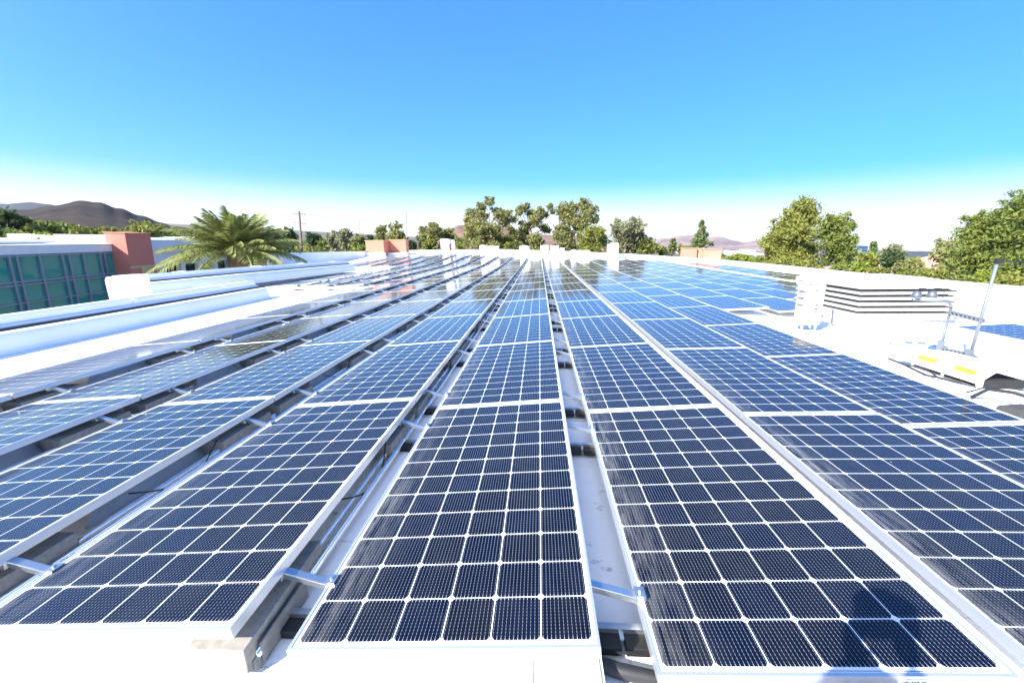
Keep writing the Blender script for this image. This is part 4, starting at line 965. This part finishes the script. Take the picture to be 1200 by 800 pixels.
# ------------------------------------------------------------------ houses and far buildings in the valley
M_TILE = simple('terracotta roof tiles', (.45, .24, .17), .9, 0, .15, .8); M_HWALL = simple('cream house wall', (.6, .52, .42), .9, 0, .06, .6); M_BLUEG = simple('blue glass', (.02, .08, .22), .15, 0, .1, .3); M_FARW = simple('far white wall', (.65, .65, .66), .8, 0, .05, .2)
houses = [(958, 312, 150, 'leftmost house, half hidden below the ragged pine'), (993, 311, 170, 'small house left of the thin conifer'), (1002, 305, 235, 'house peeping over the grey green tree'), (1012, 313, 160, 'house just below the thin conifer'), (1023, 311, 190, 'pale house between the two olive bushes'), (1031, 302, 290, 'farthest house under the low ridge'),
          (1083, 304, 230, 'wide house right of the dark pointed tree'), (1096, 300, 280, 'higher house on the right of the group'), (1091, 309, 190, 'near house below the wide one'), (1113, 303, 260, 'house behind the small round tree'), (1121, 308, 210, 'rightmost house beside the broad tree'), (1075, 308, 240, 'narrow house behind the brownish bush')]
for i, (px, py, d, lb) in enumerate(houses):
    p_ = at_d(px, py, d); hz = p_.z; rz = random.uniform(-.5, .9)
    base_z = hz - 5.5
    t_ = thing('house', 'pink tiled ' + lb, 'house', Matrix.Translation((p_.x, p_.y, base_z)) @ Matrix.Rotation(rz, 4, 'Z'), 'tiled houses in the valley')
    Wd, Dd, Hh = random.uniform(9, 14), random.uniform(8, 10), 3.6
    MB().box((-Wd / 2, -Dd / 2, GZ - base_z if base_z > GZ else -1), (Wd / 2, Dd / 2, Hh)).build('wall', M_HWALL, t_)
    r_ = MB(); e = .5
    r_.add([(-Wd/2-e, -Dd/2-e, Hh), (Wd/2+e, -Dd/2-e, Hh), (Wd/2+e, Dd/2+e, Hh), (-Wd/2-e, Dd/2+e, Hh), (-Wd*.25, 0, Hh + 2), (Wd*.25, 0, Hh + 2)], [(0,1,5,4),(1,2,5),(2,3,4,5),(3,0,4),(3,2,1,0)]); r_.build('roof', M_TILE, t_)
    for q in (-.3, .05, .32): MB().box((q * Wd - .6, -Dd / 2 - .03, 1.0), (q * Wd + .6, -Dd / 2 - .004, 2.3)).build('window', M_DARK, t_)
p_ = at_d(1006, 288, 620)
t_ = thing('glass_tower', 'small distant dark blue office block above the trees', 'building', Matrix.Translation((p_.x, p_.y, GZ)) @ Matrix.Rotation(.3, 4, 'Z'))
MB().box((-6.5, -6, 0), (6.5, 6, p_.z - GZ)).build('tower', M_BLUEG, t_)
bn = MB()
for k in range(6): bn.box((-6.6, -6.1, (p_.z - GZ) * (k + .6) / 6.5), (6.6, 6.1, (p_.z - GZ) * (k + .6) / 6.5 + .5))
bn.build('floor_band', M_MULL, t_)
for i, (px, py, d, wd, lb) in enumerate([(862, 294, 1500, 60, 'left long white building below the mountains'), (882, 296, 1300, 50, 'middle long white building below the mountains'), (876, 292.5, 1900, 50, 'small white building higher up below the mountains'), (802, 291, 1500, 40, 'white building between the conifers'), (851, 297, 1000, 40, 'white roofed shed nearest the pale orange block')]):
    p_ = at_d(px, py, d); t_ = thing('warehouse', 'distant ' + lb, 'building', Matrix.Translation((p_.x, p_.y, GZ)), 'white buildings below the mountains')
    h = max(4, p_.z - GZ); MB().box((-wd / 2, -12, 0), (wd / 2, 12, h)).build('wall', M_FARW, t_)
    MB().box((-wd / 2 + 2, -12.06, h * .35), (wd / 2 - 2, -12.01, h * .6)).build('window_band', M_GREY, t_)

# ------------------------------------------------------------------ photographer (only the shadow falls into the picture)
t = NT('person clothes'); v = t.co(); s = t.n('ShaderNodeSeparateXYZ'); t.t.links.new(v, s.inputs[0])
hf = t.ma('GREATER_THAN', s.outputs[2], .66); hh = t.ma('GREATER_THAN', s.outputs[2], 1.10)
t.col(t.mix(hh, t.mix(hf, c4(.03, .035, .06), c4(.25, .28, .33)), c4(.45, .27, .2))); t.rough(.8); M_PERS = t.m
M_HAIR = simple('dark hair', (.02, .015, .01), .7)
ground = rp(.45, -1.25, zr(.45, -1.25))
def person():
    base = Vector((CW.x - .17, CW.y - .30, ground.z)); h0 = CW.z - base.z     # camera height above the feet
    J = {}; E = []
    def j(n, p_, r, par=None):
        J[n] = (len(J), Vector(p_), r)
        if par: E.append((J[par][0], J[n][0]))
    hd = Vector((.0, .03, h0 - .13))
    j('pelvis', (-.02, -.14, .66), .135)
    j('waist', (-.02, -.13, .79), .12, 'pelvis'); j('chest', (-.01, -.08, .96), .14, 'waist'); j('upper', (0, -.03, 1.06), .105, 'chest'); j('neck', (0, .0, 1.13), .055, 'upper')
    j('chin', hd + Vector((0, .03, -.07)), .066, 'neck'); j('head', hd + Vector((0, .0, .02)), .092, 'chin'); j('crown', hd + Vector((0, -.01, .08)), .07, 'head')
    j('nose', hd + Vector((.0, .105, -.02)), .016, 'chin')
    j('shoulder_r', (.17, -.05, 1.05), .058, 'upper'); j('elbow_r', (.255, .135, 1.16), .04, 'shoulder_r'); j('wrist_r', (.225, .15, h0 - .085), .03, 'elbow_r')
    j('shoulder_l', (-.16, -.02, 1.05), .058, 'upper'); j('elbow_l', (-.10, .15, .95), .04, 'shoulder_l'); j('wrist_l', (.07, .17, h0 - .12), .03, 'elbow_l')
    for s_, n in ((1, 'r'), (-1, 'l')):
        j('hip_' + n, (.1 * s_ - .02, -.12, .60), .09, 'pelvis'); j('knee_' + n, (.13 * s_, .16 if s_ > 0 else .1, .38), .06, 'hip_' + n); j('ankle_' + n, (.13 * s_, -.1, .07), .042, 'knee_' + n); j('toe_' + n, (.15 * s_, .08, .035), .035, 'ankle_' + n)
    me = bpy.data.meshes.new('person'); me.from_pydata([tuple(v[1]) for v in J.values()], E, []); me.materials.append(M_PERS)
    o = ob('person', me); o.matrix_world = Matrix.Translation(base)
    md = o.modifiers.new('skin', 'SKIN'); md.use_smooth_shade = True
    for i, v in enumerate(J.values()):
        me.skin_vertices[0].data[i].radius = (v[2], v[2]); me.skin_vertices[0].data[i].use_root = (i == 0)
    o.modifiers.new('sub', 'SUBSURF').render_levels = 2
    tag(o, 'person crouching behind the viewpoint with a raised camera, seen only by shadow', 'person')
    # hands: palm and five curled fingers each
    for hn, wr, dirx in (('hand', J['wrist_r'][1], -1), ('hand', J['wrist_l'][1], 1)):
        V = [wr, wr + Vector((dirx * .01, .03, .035)), wr + Vector((dirx * .015, .045, .07))]; Ed = [(0, 1), (1, 2)]; Rd = [.024, .03, .028]
        for f_ in range(4):
            b0 = V[2] + Vector((0, .02 - f_ * .016, .01)); q = [b0, b0 + Vector((dirx * .028, .012, .02)), b0 + Vector((dirx * .05, .018, .006 - .003 * f_)), b0 + Vector((dirx * .055, .012, -.014))]
            n0 = len(V); V += q; Ed += [(2, n0), (n0, n0 + 1), (n0 + 1, n0 + 2), (n0 + 2, n0 + 3)]; Rd += [.0095, .009, .0085, .007]
        n0 = len(V); V += [V[1] + Vector((dirx * .02, -.02, .0)), V[1] + Vector((dirx * .045, -.028, .02))]; Ed += [(1, n0), (n0, n0 + 1)]; Rd += [.012, .009]
        hm = bpy.data.meshes.new('hand'); hm.from_pydata([tuple(x_) for x_ in V], Ed, []); hm.materials.append(M_SKIN)
        ho = ob(hn, hm, o); m_ = ho.modifiers.new('skin', 'SKIN'); m_.use_smooth_shade = True
        for i, r_ in enumerate(Rd): hm.skin_vertices[0].data[i].radius = (r_, r_); hm.skin_vertices[0].data[i].use_root = (i == 0)
        ho.modifiers.new('sub', 'SUBSURF').render_levels = 1
    hb = MB(); pr = []
    for i in range(9):
        a = i / 8 * math.pi * .62; pr.append((.108 * math.sin(a) + .002, .115 * math.cos(a)))
    hb.lathe(pr, 18, (hd.x, hd.y - .012, hd.z + .025)); hb.build('hair', M_HAIR, o, smooth=True)
M_SKIN = simple('skin', (.5, .3, .22), .5, 0, .05)
person()
cm = thing('photo_camera', 'black photo camera held up at the viewpoint', 'camera', cam.matrix_world.copy())
MB().box((-.08, -.055, .045), (.08, .05, .12)).build('body', M_RUB, cm, bevel=.008)
MB().box((-.03, .045, .05), (.03, .075, .1)).build('viewfinder_hump', M_RUB, cm, bevel=.006)
MB().tube([(0, 0, .046), (0, 0, .004)], [.036, .04], 24).build('lens', M_PIPE, cm)
print('panels', n_pan, 'objects', len(bpy.data.objects))

# ------------------------------------------------------------------ thin air between here and the mountains
t = NT('haze'); t.t.nodes.remove(t.b); pv = t.n('ShaderNodeVolumePrincipled'); pv.inputs['Color'].default_value = (.86, .92, 1, 1); pv.inputs['Density'].default_value = 4e-5; pv.inputs['Anisotropy'].default_value = .2
t.t.links.new(pv.outputs[0], t.out.inputs['Volume'])
o = MB().box((-6600, -6600, GZ - 1.5), (6600, 6600, 420)).build('haze', t.m); tag(o, 'thin pale air over the valley', 'haze', kind='stuff')
